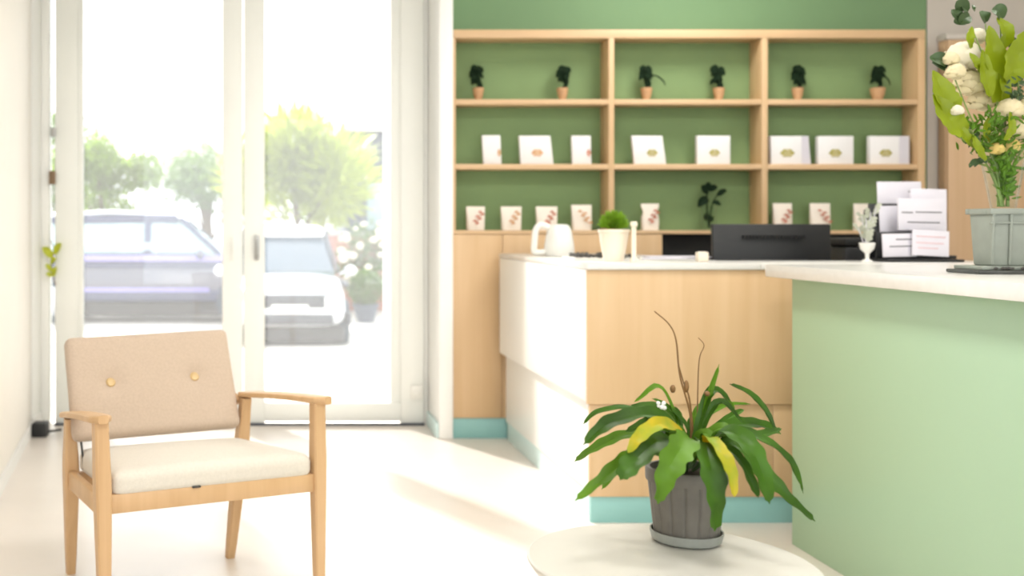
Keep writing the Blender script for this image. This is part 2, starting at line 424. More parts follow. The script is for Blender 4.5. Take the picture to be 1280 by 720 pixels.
# ------------------------------------------------------------------ shelving
YS = 6.41
def XS(px): return X(px, YS)
def ZS(py): return Z(py, YS)
sh = thing('wall_shelving', (XS(568), YS, 0), 'pale oak open shelving unit with green back on the far wall', 'shelf')
yb = YB - .012
obj('back_panel', box(B(), XS(569), XS(1148), yb - .006, yb, ZS(290), ZS(40)), M['shelfback'], sh)
obj('top_board', box(B(), XS(567), XS(1157), YS, yb - .006, ZS(47.5), ZS(37), .002), M['oakx'], sh)
for a, c in ((565.5, 569.8), (761, 768), (952.5, 960), (1148, 1157)):
    obj('upright', box(B(), XS(a), XS(c), YS + .001, yb - .006, ZS(290) if a > 560 else 0, ZS(47.6), .002), M['oak'], sh)
for (y0, y1) in ((124, 130.5), (205, 211.5)):
    for (a, c) in ((569.9, 760.9), (768.1, 952.4), (960.1, 1147.9)):
        obj('shelf_board', box(B(), XS(a), XS(c), YS + .004, yb - .007, ZS(y1), ZS(y0), .0015), M['oakx'], sh)
obj('base_board', box(B(), XS(566), XS(1157), YS - .002, yb - .006, ZS(292.5), ZS(288), .0015), M['oakx'], sh)
# base cabinet (left part), kick board, niche
cb = thing('base_cabinet', (XS(690), YS + .01, 0), 'pale oak floor cabinet with teal kickboard under the left shelves', 'cabinet')
obj('body', box(B(), XS(566.3), XS(828), YS + .02, yb - .006, .12, ZS(292.7), .002), M['oak'], cb)
for i, (a, c) in enumerate(((566.3, 628), (628.6, 695), (695.6, 761.5), (762.1, 828))):
    obj('door', box(B(), XS(a), XS(c), YS + .001, YS + .019, .122, ZS(293), .0015), M['oak'], cb)
obj('kickboard', box(B(), XS(566.3), XS(828), YS + .012, YS + .1, 0, .119, .001), M['teal'], cb)
nb = thing('black_sideboard', (XS(990), YS + .02, 0), 'black recessed cabinet under the right shelves behind the monitor', 'cabinet')
b = B(); box(b, XS(829), XS(1157), yb - .03, yb - .008, 0, ZS(293)); box(b, XS(1150), XS(1157), YS + .02, yb - .03, 0, ZS(293)); box(b, XS(829), XS(1150), YS + .02, yb - .03, 0, .75)
obj('carcass', b, M['cavity'], nb)
obj('inner_shelf', box(B(), XS(829), XS(1149.5), YS + .03, yb - .031, .98, 1.0, .002), M['black'], nb)

# ---- small dark plants in tan pots on the top shelf
zr1, zr2, zr3 = ZS(124), ZS(205), ZS(288)
def shelf_plant(px, label, seed, droop=0, potw=.034):
    random.seed(seed)
    c = V((X(px, 6.50), 6.50, zr1))
    t = thing('potted_plant', c, label, 'plant', 'small dark plants in tan pots on the top shelf')
    obj('pot', lathe(B(), c + V((0, 0, .0005)), [(.0, 0), (potw*.55, 0), (potw*.85, .04), (potw, .076), (potw*.9, .078), (potw*.85, .066), (0, .066)], 20), M['terra'], t)
    b = B()
    tw = random.uniform(-.012, .012)
    tube(b, [c + V((0, 0, .066)), c + V((.010 + tw, 0, .10)), c + V((-.004 + tw, 0, .15)), c + V((-.005, 0, .185))], .014, .009)
    tube(b, [c + V((.008, 0, .066)), c + V((.02, 0, .095)), c + V((.004, 0, .13))], .008, .005)
    obj('stem', b, M['darkleaf'], t)
    b = B()
    for k in range(24):
        a = random.uniform(0, 6.28); h = random.uniform(.10, .19); ln = random.uniform(.025, .05)
        p = c + V((-.004 + tw, 0, h)); dr = V((math.cos(a), math.sin(a) * .6, 0))
        leafmesh(b, [p, p + dr*ln*.5 + V((0, 0, .018)), p + dr*ln + V((0, 0, -.006))], .031, hint=(0, -1, .4), k=3)
    for s in ((-1, .19), (1, .185)):
        p = c + V((tw, 0, s[1] - .02)); leafmesh(b, [p, p + V((s[0]*.02, 0, .03)), p + V((s[0]*.036, -.01, .005))], .03, hint=(0, -1, .3), k=3)
    if droop:
        p = c + V((0, 0, .15)); q = [p, p + V((.05*droop, -.01, 0)), p + V((.09*droop, -.02, -.03)), p + V((.108*droop, -.02, -.062))]
        leafmesh(b, q, .018, hint=(0, -.6, .8), k=4)
    obj('foliage', b, M['darkleaf'], t)
shelf_plant(598, 'first small dark plant from the left on the top shelf, in a tan pot', 1)
shelf_plant(703, 'small dark T-shaped plant in a tan pot, right end of the left top shelf bay', 2)
shelf_plant(808, 'small dark plant with one long stem drooping right, middle top shelf bay', 3, 1.0)
shelf_plant(898.5, 'small dark plant in a tan pot at the right of the middle top shelf bay', 4)
shelf_plant(997, 'small dark upright plant in a tan pot, left in the right-hand top shelf bay', 5, .35)
shelf_plant(1097, 'last small dark plant on the top shelf, in the widest tan pot near the flowers', 6, .6, .044)

# ---- middle row: white boxes with printed seals
def seal(b, cx, y, cz, rx, rz):
    """a small oval printed seal with a few strokes cut round it"""
    t = B(); n = 20
    vs = []
    for k in range(n):
        a = 2*math.pi*k/n; e = 1 + .12*math.cos(6*a)
        vs.append((cx + rx*math.cos(a)*e, cz + rz*math.sin(a)*e))
    lo = [t.verts.new((x, y - .0012, z)) for x, z in vs]; hi = [t.verts.new((x, y + .0003, z)) for x, z in vs]
    t.faces.new(lo); t.faces.new(hi[::-1])
    for k in range(n): t.faces.new((lo[k], lo[(k+1) % n], hi[(k+1) % n], hi[k]))
    merge(b, t)
def branch_mark(b, x, y, z, w, h, seed, flip=1):
    random.seed(seed)
    tube(b, [(x - flip*w*.35, y, z - h*.45), (x, y, z - h*.05), (x + flip*w*.35, y, z + h*.5)], .0022, .001, n=4, k=3)
    for k in range(6):
        u = k / 5; px = x + flip*w*(u - .5)*.75; pz = z + h*(u - .5)*.9
        s = (-1) ** k
        leafmesh(b, [(px, y - .001, pz), (px + s*.012, y - .0015, pz + .006), (px + s*.024, y - .001, pz + .002)], .013, hint=(0, -1, 0), k=2)
def gift_box(x0, x1, y0, ybase, depth, label, em, ex, erx, lean=0, tp=None, side=False, erz=.021, name='gift_box', Yf=6.455):
    g = 'white printed boxes on the middle shelf row'
    xa, xb = X(x0, Yf), X(x1, Yf); zb = ybase; ztp = Z(y0, Yf)
    t = thing(name, ((xa + xb)/2, Yf + depth/2, zb), label, 'box', g)
    xt0, xt1 = (X(tp[0], Yf), X(tp[1], Yf)) if tp else (xa, xb)
    b = B(); hexa(b, [V((xa, Yf, zb)), V((xb, Yf, zb)), V((xb, Yf + depth, zb)), V((xa, Yf + depth, zb)),
                      V((xt0, Yf + lean, ztp)), V((xt1, Yf + lean, ztp)), V((xt1, Yf + depth, ztp)), V((xt0, Yf + depth, ztp))], .003)
    obj('carton', b, M['card'], t)
    # lid seam
    b = B(); seal(b, X(ex, Yf), Yf - .0015, zb + (ztp - zb)*.40, erx, erz)
    if lean:
        for v in b.verts: v.co.y += lean * (v.co.z - zb) / (ztp - zb)
    obj('seal', b, M[em], t)
    b = B(); zz = zb + (ztp - zb)*.40
    for k in range(3): box(b, X(ex, Yf) - erx*(.7 - .15*k), X(ex, Yf) + erx*(.7 - .15*k), Yf - .0042, Yf - .003, zz + (k-1)*erz*.55 - .0016, zz + (k-1)*erz*.55 + .0016)
    if lean:
        for v in b.verts: v.co.y += lean * (v.co.z - zb) / (ztp - zb)
    obj('lettering', b, M['creamcer'], t)
    if side:
        b = B(); hexa(b, [V((X(side[0], Yf), Yf - .0035, zb)), V((xb + .001, Yf - .0035, zb)), V((xb + .001, Yf - .0005, zb)), V((X(side[0], Yf), Yf - .0005, zb)),
                          V((X(side[0], Yf), Yf - .0035, ztp)), V((xt1 + .001, Yf - .0035, ztp)), V((xt1 + .001, Yf - .0005, ztp)), V((X(side[0], Yf), Yf - .0005, ztp))])
        obj('side_band', b, M['cardlav'], t)  # shaded side of the box, painted as a darker band on the front
    return t
z2 = zr2 + .0005
gift_box(604.5, 627, 169, z2, .03, 'narrow white box with a cut-off orange seal, first on the middle shelf row', 'emblo', 624, .010, tp=(602.5, 625.5))
gift_box(651, 692, 169.5, z2, .03, 'white box with centred orange oval seal on the left middle shelf', 'emblo', 671.5, .032, tp=(649, 688))
gift_box(715.5, 739.5, 169.5, z2, .03, 'narrow white box with red-brown seal at its right edge, beside the first upright', 'embr', 736, .013, tp=(714.5, 738.5))
gift_box(793, 833, 169.5, z2, .03, 'white box leaning to one side with a green-olive seal, middle shelf row centre bay', 'embg', 815, .030, tp=(789.5, 828))
gift_box(871.5, 913, 169.5, z2, .035, 'square white box with small olive seal at the right of the centre bay', 'embg', 893, .030)
gift_box(964, 1013, 170, z2, .04, 'white box with olive-gold oval seal, leftmost in the right middle bay', 'embg', 984, .040, tp=(963.5, 1010), side=(1002,), erz=.024)
gift_box(1023, 1067, 170, z2, .04, 'white box with olive-gold oval seal, middle one in the right bay', 'embg', 1044, .036, erz=.024)
gift_box(1087.5, 1136, 170, z2, .04, 'white box with a narrow gold seal and painted-on shaded side, rightmost on the middle shelf', 'embg', 1107, .036, side=(1124,), erz=.022)

# ---- lower row: cream pouches and cups with red-brown sketches
def pouch(x0, x1, y0, label, seed, flip=1, Yf=6.45, pinch=False, mx=None):
    zb = zr3 + .0006; zt_ = Z(y0, Yf); xa, xb = X(x0, Yf), X(x1, Yf); w = xb - xa; cx = (xa + xb)/2
    t = thing('paper_pouch', (cx, Yf + .02, zb), label, 'pouch', 'cream printed pouches on the lowest shelf row')
    b = B(); n = 8; rings = []
    for i in range(n + 1):
        u = i / n; z = zb + (zt_ - zb)*u; d = .024*(1 - u**1.6)*(.9 + .2*math.sin(u*3)) + .003
        ww = w/2*(.93 + .07*u)
        if pinch: ww *= 1 - .22*math.exp(-((u - .68)/.12)**2)
        ring = []
        for a in range(16):
            th_ = 2*math.pi*a/16; cx_, sx_ = math.cos(th_), math.sin(th_)
            ring.append(b.verts.new((cx + ww*abs(cx_)**.45*(1 if cx_ > 0 else -1), Yf + .03 + d*abs(sx_)**.7*(1 if sx_ > 0 else -1), z)))
        rings.append(ring)
    for p, q in zip(rings, rings[1:]):
        for a in range(16): b.faces.new((p[a], p[(a+1) % 16], q[(a+1) % 16], q[a]))
    b.faces.new(rings[0]); b.faces.new(rings[-1])
    obj('bag', b, M['pouch'], t)
    b = B(); branch_mark(b, cx + (mx if mx is not None else w*.12), Yf - .001, zb + (zt_ - zb)*.5, .055, .075, seed, flip)
    obj('printed_branch', b, M['embr'] if seed % 2 else M['emblo'], t)
pouch(583.5, 607.5, 258, 'cream pouch with a faint sketch low on the front, leftmost on the lowest shelf', 11)
pouch(627, 653.5, 258, 'cream pouch with an orange-red branch sketch, second on the lowest shelf', 12)
pouch(671, 698.5, 258, 'cream pouch with slanting red-brown sketch standing behind the white jug', 13)
pouch(715.5, 741.5, 256, 'cream pouch with curled brown sketch just left of the grass pot', 14, -1)
pouch(803, 826, 254.5, 'creased white pouch with pinched neck alone in the centre bay', 15, pinch=True)
pouch(968.5, 993, 254, 'cream pouch with pinkish sketch just right of the second upright, above the monitor', 17)
pouch(1015, 1041, 254, 'cream pouch with pale loop sketch above the right end of the monitor', 19, -1)
pouch(1070, 1091, 254.5, 'cream pouch half hidden behind the pale dried twigs', 21)

# ---- dark plant in clear glass vase, centre bay low
c = V((X(886, 6.5), 6.5, zr3))
t = thing('plant_in_glass_vase', c, 'dark leafy cutting in a clear glass vase left of the monitor top', 'plant')
b = B(); lathe(b, c + V((0, 0, .001)), [(0, 0), (.045, 0), (.048, .02), (.042, .09), (.046, .15), (.043, .15), (.039, .09), (.044, .012), (0, .01)], 24); obj('glass_vase', b, M['vase'], t)
b = B(); random.seed(5)
tube(b, [c + V((0, 0, .015)), c + V((-.01, 0, .12)), c + V((-.012, 0, .2)), c + V((0, 0, .25))], .006, .004)
tube(b, [c + V((.005, 0, .015)), c + V((.01, 0, .1)), c + V((.03, 0, .18)), c + V((.07, 0, .23))], .005, .003)
obj('stem', b, M['darkleaf'], t)
b = B()
for (x, z, dx, dz, w) in ((-.01, .2, -.06, -.06, .05), (-.01, .22, -.04, .05, .045), (0, .24, .05, .02, .04), (.05, .21, .05, .03, .035), (0, .18, -.055, -.02, .04), (.02, .17, .05, -.02, .03), (-.01, .25, .01, .04, .035), (-.01, .06, -.02, .04, .04), (.0, .05, .025, .03, .035), (.07, .225, .035, .01, .03)):
    p = c + V((x, 0, z)); leafmesh(b, [p, p + V((dx*.5, -.005, dz*.5 + .006)), p + V((dx, -.01, dz))], w, hint=(0, -1, .2), k=4)
obj('foliage', b, M['darkleaf'], t)

# ------------------------------------------------------------------ right background: tall tan wardrobe
YC = 6.50
wd = thing('tall_wardrobe', (4.6, YC + .3, 0), 'tall tan wooden wardrobe behind the flower arrangement', 'wardrobe')
obj('body', box(B(), X(1184, YC), 5.19, YC + .02, YB - .01, 0, 2.385, .003), M['tanwood'], wd)
obj('top', box(B(), X(1183, YC), 5.195, YC, YB - .01, 2.386, 2.42, .003), M['beige'], wd)
for a, c in ((4.04, 4.60), (4.605, 5.18)):
    d = obj('door', box(B(), a, c, YC, YC + .018, .06, 2.384, .002), M['tanwood'], wd)
    obj('handle', tube(B(), [(4.55 if a < 4.3 else 4.66, YC - .001, 1.0), (4.55 if a < 4.3 else 4.66, YC - .03, 1.02), (4.55 if a < 4.3 else 4.66, YC - .03, 1.2), (4.55 if a < 4.3 else 4.66, YC - .001, 1.22)], .006), M['steel'], d)

# ------------------------------------------------------------------ reception desk
YD = 4.56
def XD(px): return X(px, YD)
ZT = 1.10
rd = thing('reception_desk', (2.0, YD + .1, 0), 'reception desk with wood grain front, white side panel and teal plinth', 'desk')
XL = XD(735) - .002    # left face of upper box
XR = 3.70
# worktop: L-shape
b = B(); box(b, XL - .004, 2.04, YD - .012, 6.36, ZT - .026, ZT, .003); obj('worktop', b, M['quartz'], rd, label='white worktop')
b = B(); box(b, 2.041, XR, YD - .012, 4.98, ZT - .026, ZT, .003); obj('worktop', b, M['quartz'], rd, label='white worktop')
obj('side_panel', box(B(), XL - .002, XL + .02, YD + .0195, 6.355, .515, ZT - .027, .003), M['whitelam'], rd, label='white upper side panel')
obj('front_panel', box(B(), XL - .001, XR - .02, YD, YD + .019, .505, ZT - .027, .0015), M['oak'], rd)
obj('lower_side', box(B(), XL + .035, XL + .055, YD + .04, 6.35, .112, .514, .002), M['whitelam'], rd, label='white lower side panel')
for (a, c) in ((XL + .012, 2.1), (2.102, 3.68)):
    obj('lower_front', box(B(), a, c, YD + .012, YD + .03, .112, .502, .001), M['oak'], rd, label='lighter lower wood panel')
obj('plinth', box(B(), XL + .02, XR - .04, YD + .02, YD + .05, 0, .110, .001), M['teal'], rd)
obj('side_plinth', box(B(), XL + .045, XL + .065, YD + .051, 6.35, 0, .110, .001), M['teal_sunlit'], rd, label='teal side plinth with sunlight painted into its colour')
b = B(); box(b, XL + .066, 2.03, YD + .06, 6.33, .0, ZT - .028); box(b, 2.031, XR - .05, YD + .06, 4.95, .0, ZT - .028)
obj('carcass', b, M['cavity'], rd)
# lower desk for the monitor, behind the ledge
ld = thing('staff_table', (2.9, 5.3, 0), 'low black work table hidden behind the reception ledge', 'table')
b = B(); box(b, 2.06, 3.68, 5.0, 5.65, .76, .79, .003); obj('table_top', b, M['black'], ld)
for x in (2.10, 3.64):
    for y in (5.04, 5.61): obj('leg', box(B(), x - .02, x + .02, y - .02, y + .02, 0, .76, .002), M['black'], ld)
# monitor (seen from behind)
YM = 5.22
mo = thing('computer_monitor', (X(967, YM), YM, .79), 'black computer monitor seen from behind at the reception desk', 'monitor')
x0, x1 = X(893, YM), X(1041, YM)
b = B(); hexa(b, [V(q) for q in ((x0, YM, .90), (x1, YM, .90), (x1, YM + .03, .90), (x0, YM + .03, .90), (x0, YM + .02, Z(280, YM)), (x1, YM + .02, Z(280, YM)), (x1, YM + .05, Z(280, YM)), (x0, YM + .05, Z(280, YM)))], .006)
obj('housing', b, M['black'], mo)
b = B(); box(b, x0 + .12, x1 - .12, YM - .02, YM - .001, .93, 1.10, .01); obj('rear_bulge', b, M['black'], mo)
b = B()
for k in range(18): box(b, x0 + .14 + k*.017, x0 + .15 + k*.017, YM - .004, YM + .013, 1.20, 1.215)
obj('vent', b, M['cavity'], mo)
obj('stand', beam(B(), ((x0+x1)/2, YM - .01, .80), ((x0+x1)/2, YM - .03, .96), .06, .03), M['black'], mo)
obj('foot', box(B(), (x0+x1)/2 - .13, (x0+x1)/2 + .13, YM - .1, YM + .1, .791, .803, .004), M['black'], mo)
# black printer behind
pr = thing('black_printer', (X(1085, 5.4), 5.35, .79), 'black office printer right of the monitor behind the ledge', 'printer')
obj('body', box(B(), X(1046, 5.35), X(1112, 5.35), 5.27, 5.60, .791, 1.16, .02), M['black'], pr)
obj('scanner_lid', box(B(), X(1046, 5.35), X(1112, 5.35), 5.27, 5.60, 1.161, 1.20, .01), M['cavity'], pr)
obj('control_panel', hexa(B(), [V(q) for q in ((2.90, 5.24, 1.08), (3.0, 5.24, 1.08), (3.0, 5.268, 1.08), (2.90, 5.268, 1.08), (2.90, 5.262, 1.14), (3.0, 5.262, 1.14), (3.0, 5.268, 1.14), (2.90, 5.268, 1.14))], .002), M['ink'], pr)

# ---- things on the worktop
zw = ZT + .0008
# white jug with loop handle
Yj = 5.75; s_ = F / Yj
c = V((X(694, Yj), Yj, zw))
t = thing('white_jug', c, 'rounded white jug with looped handle on the left of the desk', 'jug')
def jr(px): return px / s_
b = B(); lathe(b, c + V((jr(5), 0, 0)), [(0, 0), (jr(17), 0), (jr(18.5), .012), (jr(18), .06), (jr(16), .11), (jr(14), .148), (jr(11), .165), (jr(8), .168), (0, .170)], 28); obj('body', b, M['ceramic'], t)
b = B(); tube(b, [c + V((jr(-8), 0, .155)), c + V((jr(-18), 0, .165)), c + V((jr(-24), 0, .14)), c + V((jr(-26), 0, .07)), c + V((jr(-26), 0, .026)), c + V((jr(-20), 0, .019)), c + V((jr(-11), 0, .024))], .0165, n=10); obj('handle', b, M['ceramic'], t)
# grass pot
Yg = 4.86; s_ = F / Yg; c = V((X(767, Yg), Yg, zw))
t = thing('grass_pot', c, 'cream tapered pot of bright green grass on the reception desk', 'plant')
b = B(); lathe(b, c, [(0, 0), (jr(12), 0), (jr(15.2), .06), (jr(18.2), .13), (jr(19.2), .131), (jr(19.2), .143), (jr(17), .143), (jr(16.5), .125), (0, .125)], 32); obj('pot', b, M['creamcer'], t)
b = B(); random.seed(3)
for k in range(420):
    a = random.uniform(0, 6.283); el = math.acos(random.uniform(.0, 1)); R = random.uniform(.09, .115)
    d = V((math.sin(el)*math.cos(a)*.52, math.sin(el)*math.sin(a)*.52, math.cos(el)*.75 + .25)); p = c + V((d.x*.03, d.y*.03, .126)); q = p + d * R
    q.z = max(q.z, c.z + .136 + random.uniform(0, .01))
    leafmesh(b, [p + V((d.x*.015, d.y*.015, .02)), p.lerp(q, .6) + V((0, 0, .012)), q], .007, hint=(.1, -1, .3), k=2, thick=.0003)
obj('grass', b, M['grass'], t)
# slender bottle
Yk = 4.84; s_ = F / Yk; c = V((X(789.5, Yk), Yk, zw)); c.y -= .06; c.x -= .01
t = thing('slim_bottle', c, 'slender cream bottle with flat cap standing right of the grass pot', 'bottle')
obj('body', lathe(B(), c, [(0, 0), (.017, 0), (.017, .008), (.0105, .02), (.0105, .155), (0, .156)], 20), M['creamcer'], t)
obj('cap', lathe(B(), c, [(0, .1565), (.015, .1565), (.0155, .172), (.012, .178), (0, .178)], 20), M['creamcer'], t)
# tray of dark pebbles either side of the pot
Yt = 5.12; c = V((X(752, Yt), Yt, zw))
t = thing('pebble_tray', c, 'shallow white tray of dark brown pebbles behind the grass pot', 'tray')
b = B(); box(b, c.x - .16, c.x + .16, Yt - .10, Yt + .10, zw, zw + .006, .002); box(b, c.x - .16, c.x - .153, Yt - .10, Yt + .1, zw + .006, zw + .014); box(b, c.x + .153, c.x + .16, Yt - .1, Yt + .1, zw + .006, zw + .014)
obj('dish', b, M['ceramic'], t)
b = B(); random.seed(9)
for k in range(110): blob(b, (c.x + random.uniform(-.14, .14), Yt + random.uniform(-.085, .085), zw + .014 + random.uniform(0, .014)), random.uniform(.007, .012), 1, (1, 1, .7))
tag(obj('pebbles', b, M['dark'], t), kind='stuff')
# papers
for k, (px, Y_, r_, w, h, lb) in enumerate(((822, 5.25, .2, .30, .21, 'white paper sheet left of the little white block, lower in the loose pile'), (845, 5.42, -.12, .30, .21, 'pale blue-white paper sheet further back on the desk'))):
    c = V((X(px, Y_), Y_, zw + .0012 * k + .001))
    b = B(); box(b, -w/2, w/2, -h/2, h/2, -.001, .0018 + 0.002*k); b.transform(Matrix.Translation(c) @ Matrix.Rotation(r_, 4, 'Z'))
    if k: b.transform(Matrix.Translation((0, 0, .002)))
    obj('paper_sheet', b, M['paper'], loc=c, label=lb, cat='paper')
t = thing('cream_block', (X(877, 4.82), 4.82, zw), 'small cream block standing on the desk just left of the monitor', 'block')
obj('block', box(B(), X(871, 4.82), X(884, 4.82), 4.80, 4.84, zw, zw + .042, .004), M['creamcer'], t)
obj('slot', box(B(), X(873, 4.82), X(882, 4.82), 4.816, 4.824, zw + .0421, zw + .044), M['ceramic'], t)

# twigs in white stemmed cup
Yv = 4.80; s_ = F / Yv; c = V((X(1084, Yv), Yv, zw))
t = thing('twig_cup', c, 'white stemmed cup holding pale dried twigs beside the brochures', 'vase')
obj('cup', lathe(B(), c, [(0, 0), (.024, 0), (.02, .005), (.008, .012), (.009, .035), (.028, .055), (.034, .082), (.030, .084), (.024, .06), (0, .052)], 24), M['ceramic'], t)
b = B(); random.seed(12)
for (dx, dz) in ((-.045, .15), (-.01, .19), (.035, .24), (.01, .22), (-.03, .20)):
    tube(b, [c + V((0, 0, .055)), c + V((dx*.3, 0, dz*.5)), c + V((dx, -.01, dz))], .003, .0018)
obj('twig', b, M['cardlav'], t)
b = B()
for (dx, dz) in ((-.045, .15), (-.01, .19), (.035, .24), (.01, .22), (-.03, .20)):
    for k in range(9):
        u = .35 + .65*k/8; p = c + V((dx*u*u, 0, .055 + (dz - .055)*u)); a = random.choice((-1, 1))
        leafmesh(b, [p, p + V((a*.014, -.005, .012)), p + V((a*.026, -.01, .012))], .017, hint=(0, -1, .2), k=3)
obj('dried_leaves', b, M['tableedge'], t)

# brochure rack: black stepped rack, each stack of leaflets is a thing
Yr = 4.83; s_ = F / Yr
t = thing('brochure_rack', (X(1140, Yr), Yr, zw), 'black tiered rack holding white brochures at the right end of the desk', 'rack')
b = B(); box(b, X(1099, Yr), X(1187, Yr), Yr + .118, Yr + .130, zw + .012, Z(262, Yr), .003)
box(b, X(1096, Yr), X(1190, Yr), Yr - .09, Yr + .130, zw, zw + .011, .003)
obj('back', b, M['black'], t)
for k, (yy, dy) in enumerate(((322, -.045), (298, .015), (262, .075))):
    obj('tier', box(B(), X(1098, Yr), X(1188, Yr), Yr + dy, Yr + dy + .012, zw + .0125, Z(yy - (8 if k else 3), Yr), .002), M['black'], t)
bro = [  # x0,x1,ytop,ybot,dy,rot,label, lines
    (1097, 1152, 227, 290, .103, .0, 'tall white brochure at the back left of the rack, topmost', 0),
    (1138, 1183, 236, 300, .044, .03, 'white brochure with a small grey line of print at the upper right of the rack', 1),
    (1099, 1140, 257, 290, .062, -.02, 'plain white brochure at the left in the middle tier of the rack', 0),
    (1122, 1180, 248, 288, -.012, .02, 'wide white brochure with a dark heading across the middle of the rack', 2),
    (1103, 1145, 292, 321, -.058, -.02, 'small white leaflet at the bottom left of the rack', 1),
    (1140, 1186, 288, 320, -.074, .05, 'white leaflet with pink lines at the bottom right of the rack', 3)]
for (x0, x1, y0, y1, dy, ro, lb, ln) in bro:
    yy = Yr + dy; cx, cz = (X(x0, yy) + X(x1, yy))/2, (Z(y0, yy) + Z(y1, yy))/2; w = X(x1, yy) - X(x0, yy); h = Z(y0, yy) - Z(y1, yy)
    tt = thing('brochure', (cx, yy, cz - h/2), lb, 'brochure', 'white brochures in the black rack')
    R_ = Matrix.Translation((cx, yy, cz)) @ Matrix.Rotation(ro, 4, 'Y') @ Matrix.Rotation(-.06, 4, 'X')
    b = B(); box(b, -w/2, w/2, -.003, .003, -h/2, h/2, .0008); b.transform(R_); obj('sheets', b, M['paper'], tt)
    rows = {0: [(.30, .2, .35)], 1: [(.25, -.1, .4), (-.05, -.3, .38)], 2: [(.05, -.42, -.18), (.07, -.12, .44), (-.25, -.3, .4)], 3: [(.25, -.4, .4), (0, -.4, .35), (-.2, -.35, .2)]}[ln]
    for (fz, fa, fb) in rows:
        b = B(); box(b, w*fa, w*fb, -.0042, -.0031, h*fz - .003, h*fz + .003); b.transform(R_); obj('print_line', b, M['ink'] if ln != 3 else M['ppink'], tt)

# ------------------------------------------------------------------ mint counter
mc = thing('mint_counter', (2.35, 3.0, 0), 'mint green counter with white top in the right foreground', 'counter')
obj('body', box(B(), 2.037, 2.70, 1.5, 4.27, 0, 1.055, .002), M['mint'], mc)
obj('countertop', box(B(), 1.95, 2.85, 1.45, 4.315, 1.056, 1.105, .004), M['quartz'], mc, label='white countertop slab')
# slate tray + planter + bouquet
zc = 1.1055
yp = 3.52
t = thing('slate_tray', (2.42, yp, zc), 'dark slate tray under the grey-green planter', 'tray')
xt = X(1224, 3.375)
b = B(); box(b, xt, 2.56, 3.375, 3.545, zc, zc + .012, .004); obj('plate', b, M['slate'], t)
b = B(); box(b, xt + .02, 2.55, 3.392, 3.535, zc + .0121, zc + .024, .003); obj('raised_rim', b, M['planter'], t)
b = B(); random.seed(21)
for k in range(26): blob(b, (xt + random.uniform(.05, .30), 3.385 + random.uniform(-.004, .002), zc + .018), random.uniform(.004, .007), 1, (1.3, .6, .8))
tag(obj('pebbles', b, M['dark'], t), kind='stuff')
pl = thing('square_planter', (2.41, yp, zc + .0245), 'grey-green square ribbed planter holding the flower arrangement', 'planter')
px0 = X(1239, 3.405); px1 = px0 + .245; py0, py1 = 3.405, 3.515; pz0 = zc + .0245; pz1 = Z(263, 3.42)
b = B(); hexa(b, [V((px0 + .008, py0 + .008, pz0)), V((px1 - .008, py0 + .008, pz0)), V((px1 - .008, py1 - .008, pz0)), V((px0 + .008, py1 - .008, pz0)),
                  V((px0, py0, pz1)), V((px1, py0, pz1)), V((px1, py1, pz1)), V((px0, py1, pz1))], .006); obj('body', b, M['planter'], pl)
b = B()
for u in (.02, .25, .62, .98):
    x = px0 + .245*u; beam(b, (x, py0 + .004, pz0 + .004), (x, py0 - .004, pz1 - .002), .010, .008)
    
obj('ribs', b, M['planter'], pl)
b = B(); w = .012
box(b, px0 - .008, px1 + .008, py0 - .010, py0 + w, pz1 - .012, pz1 + .006, .003); box(b, px0 - .008, px1 + .008, py1 - w, py1 + .008, pz1 - .012, pz1 + .006, .003)
box(b, px0 - .008, px0 + w, py0 + w, py1 - w, pz1 - .012, pz1 + .006, .003); box(b, px1 - w, px1 + .008, py0 + w, py1 - w, pz1 - .012, pz1 + .006, .003)
box(b, px0 - .005, px1, py0 - .006, py0 + .004, pz1 - .042, pz1 - .036, .001)
obj('rim', b, M['planter'], pl)
# glass sleeve
vc = V((px0 + .075, 3.46, pz1 + .007))
gv = thing('glass_vase', vc, 'clear glass sleeve rising out of the square planter', 'vase')
obj('sleeve', lathe(B(), vc, [(.036, 0), (.046, .06), (.062, .15), (.072, .19), (.070, .19), (.059, .15), (.043, .06), (.033, .002)], 32), M['vase'], gv)
# bouquet
Yq = vc.y
bq = thing('flower_arrangement', (vc.x, vc.y, vc.z + .004), 'bouquet of lime leaves, cream blossoms and green sprigs on the counter', 'flowers')
random.seed(31)
def q(px, py, dy=0): return at(px, py, Yq + dy)
def foot(): return vc + V((random.uniform(-.016, .016), random.uniform(-.014, .014), .006))
stems = [((1255, 200), (1243, 110), (1217, 40), 0), ((1258, 190), (1254, 110), (1250, 25), .02), ((1240, 195), (1205, 155), (1178, 118), -.04), ((1250, 190), (1230, 120), (1200, 70), .05),
         ((1245, 200), (1215, 150), (1190, 90), .0), ((1262, 190), (1272, 120), (1274, 60), -.03), ((1238, 215), (1222, 190), (1196, 168), .0), ((1262, 200), (1285, 150), (1300, 80), .03),
         ((1240, 215), (1225, 205), (1212, 206), -.03), ((1258, 180), (1236, 100), (1232, 30), .04), ((1270, 200), (1300, 160), (1330, 110), 0), ((1265, 210), (1290, 190), (1318, 170), -.03)]
b = B()
for (a, m_, e, dy) in stems: tube(b, [foot(), q(*a, dy*.3), q(*m_, dy*.7), q(*e, dy)], .0042, .002, n=5)
obj('stems', b, M['greenstem'], bq)
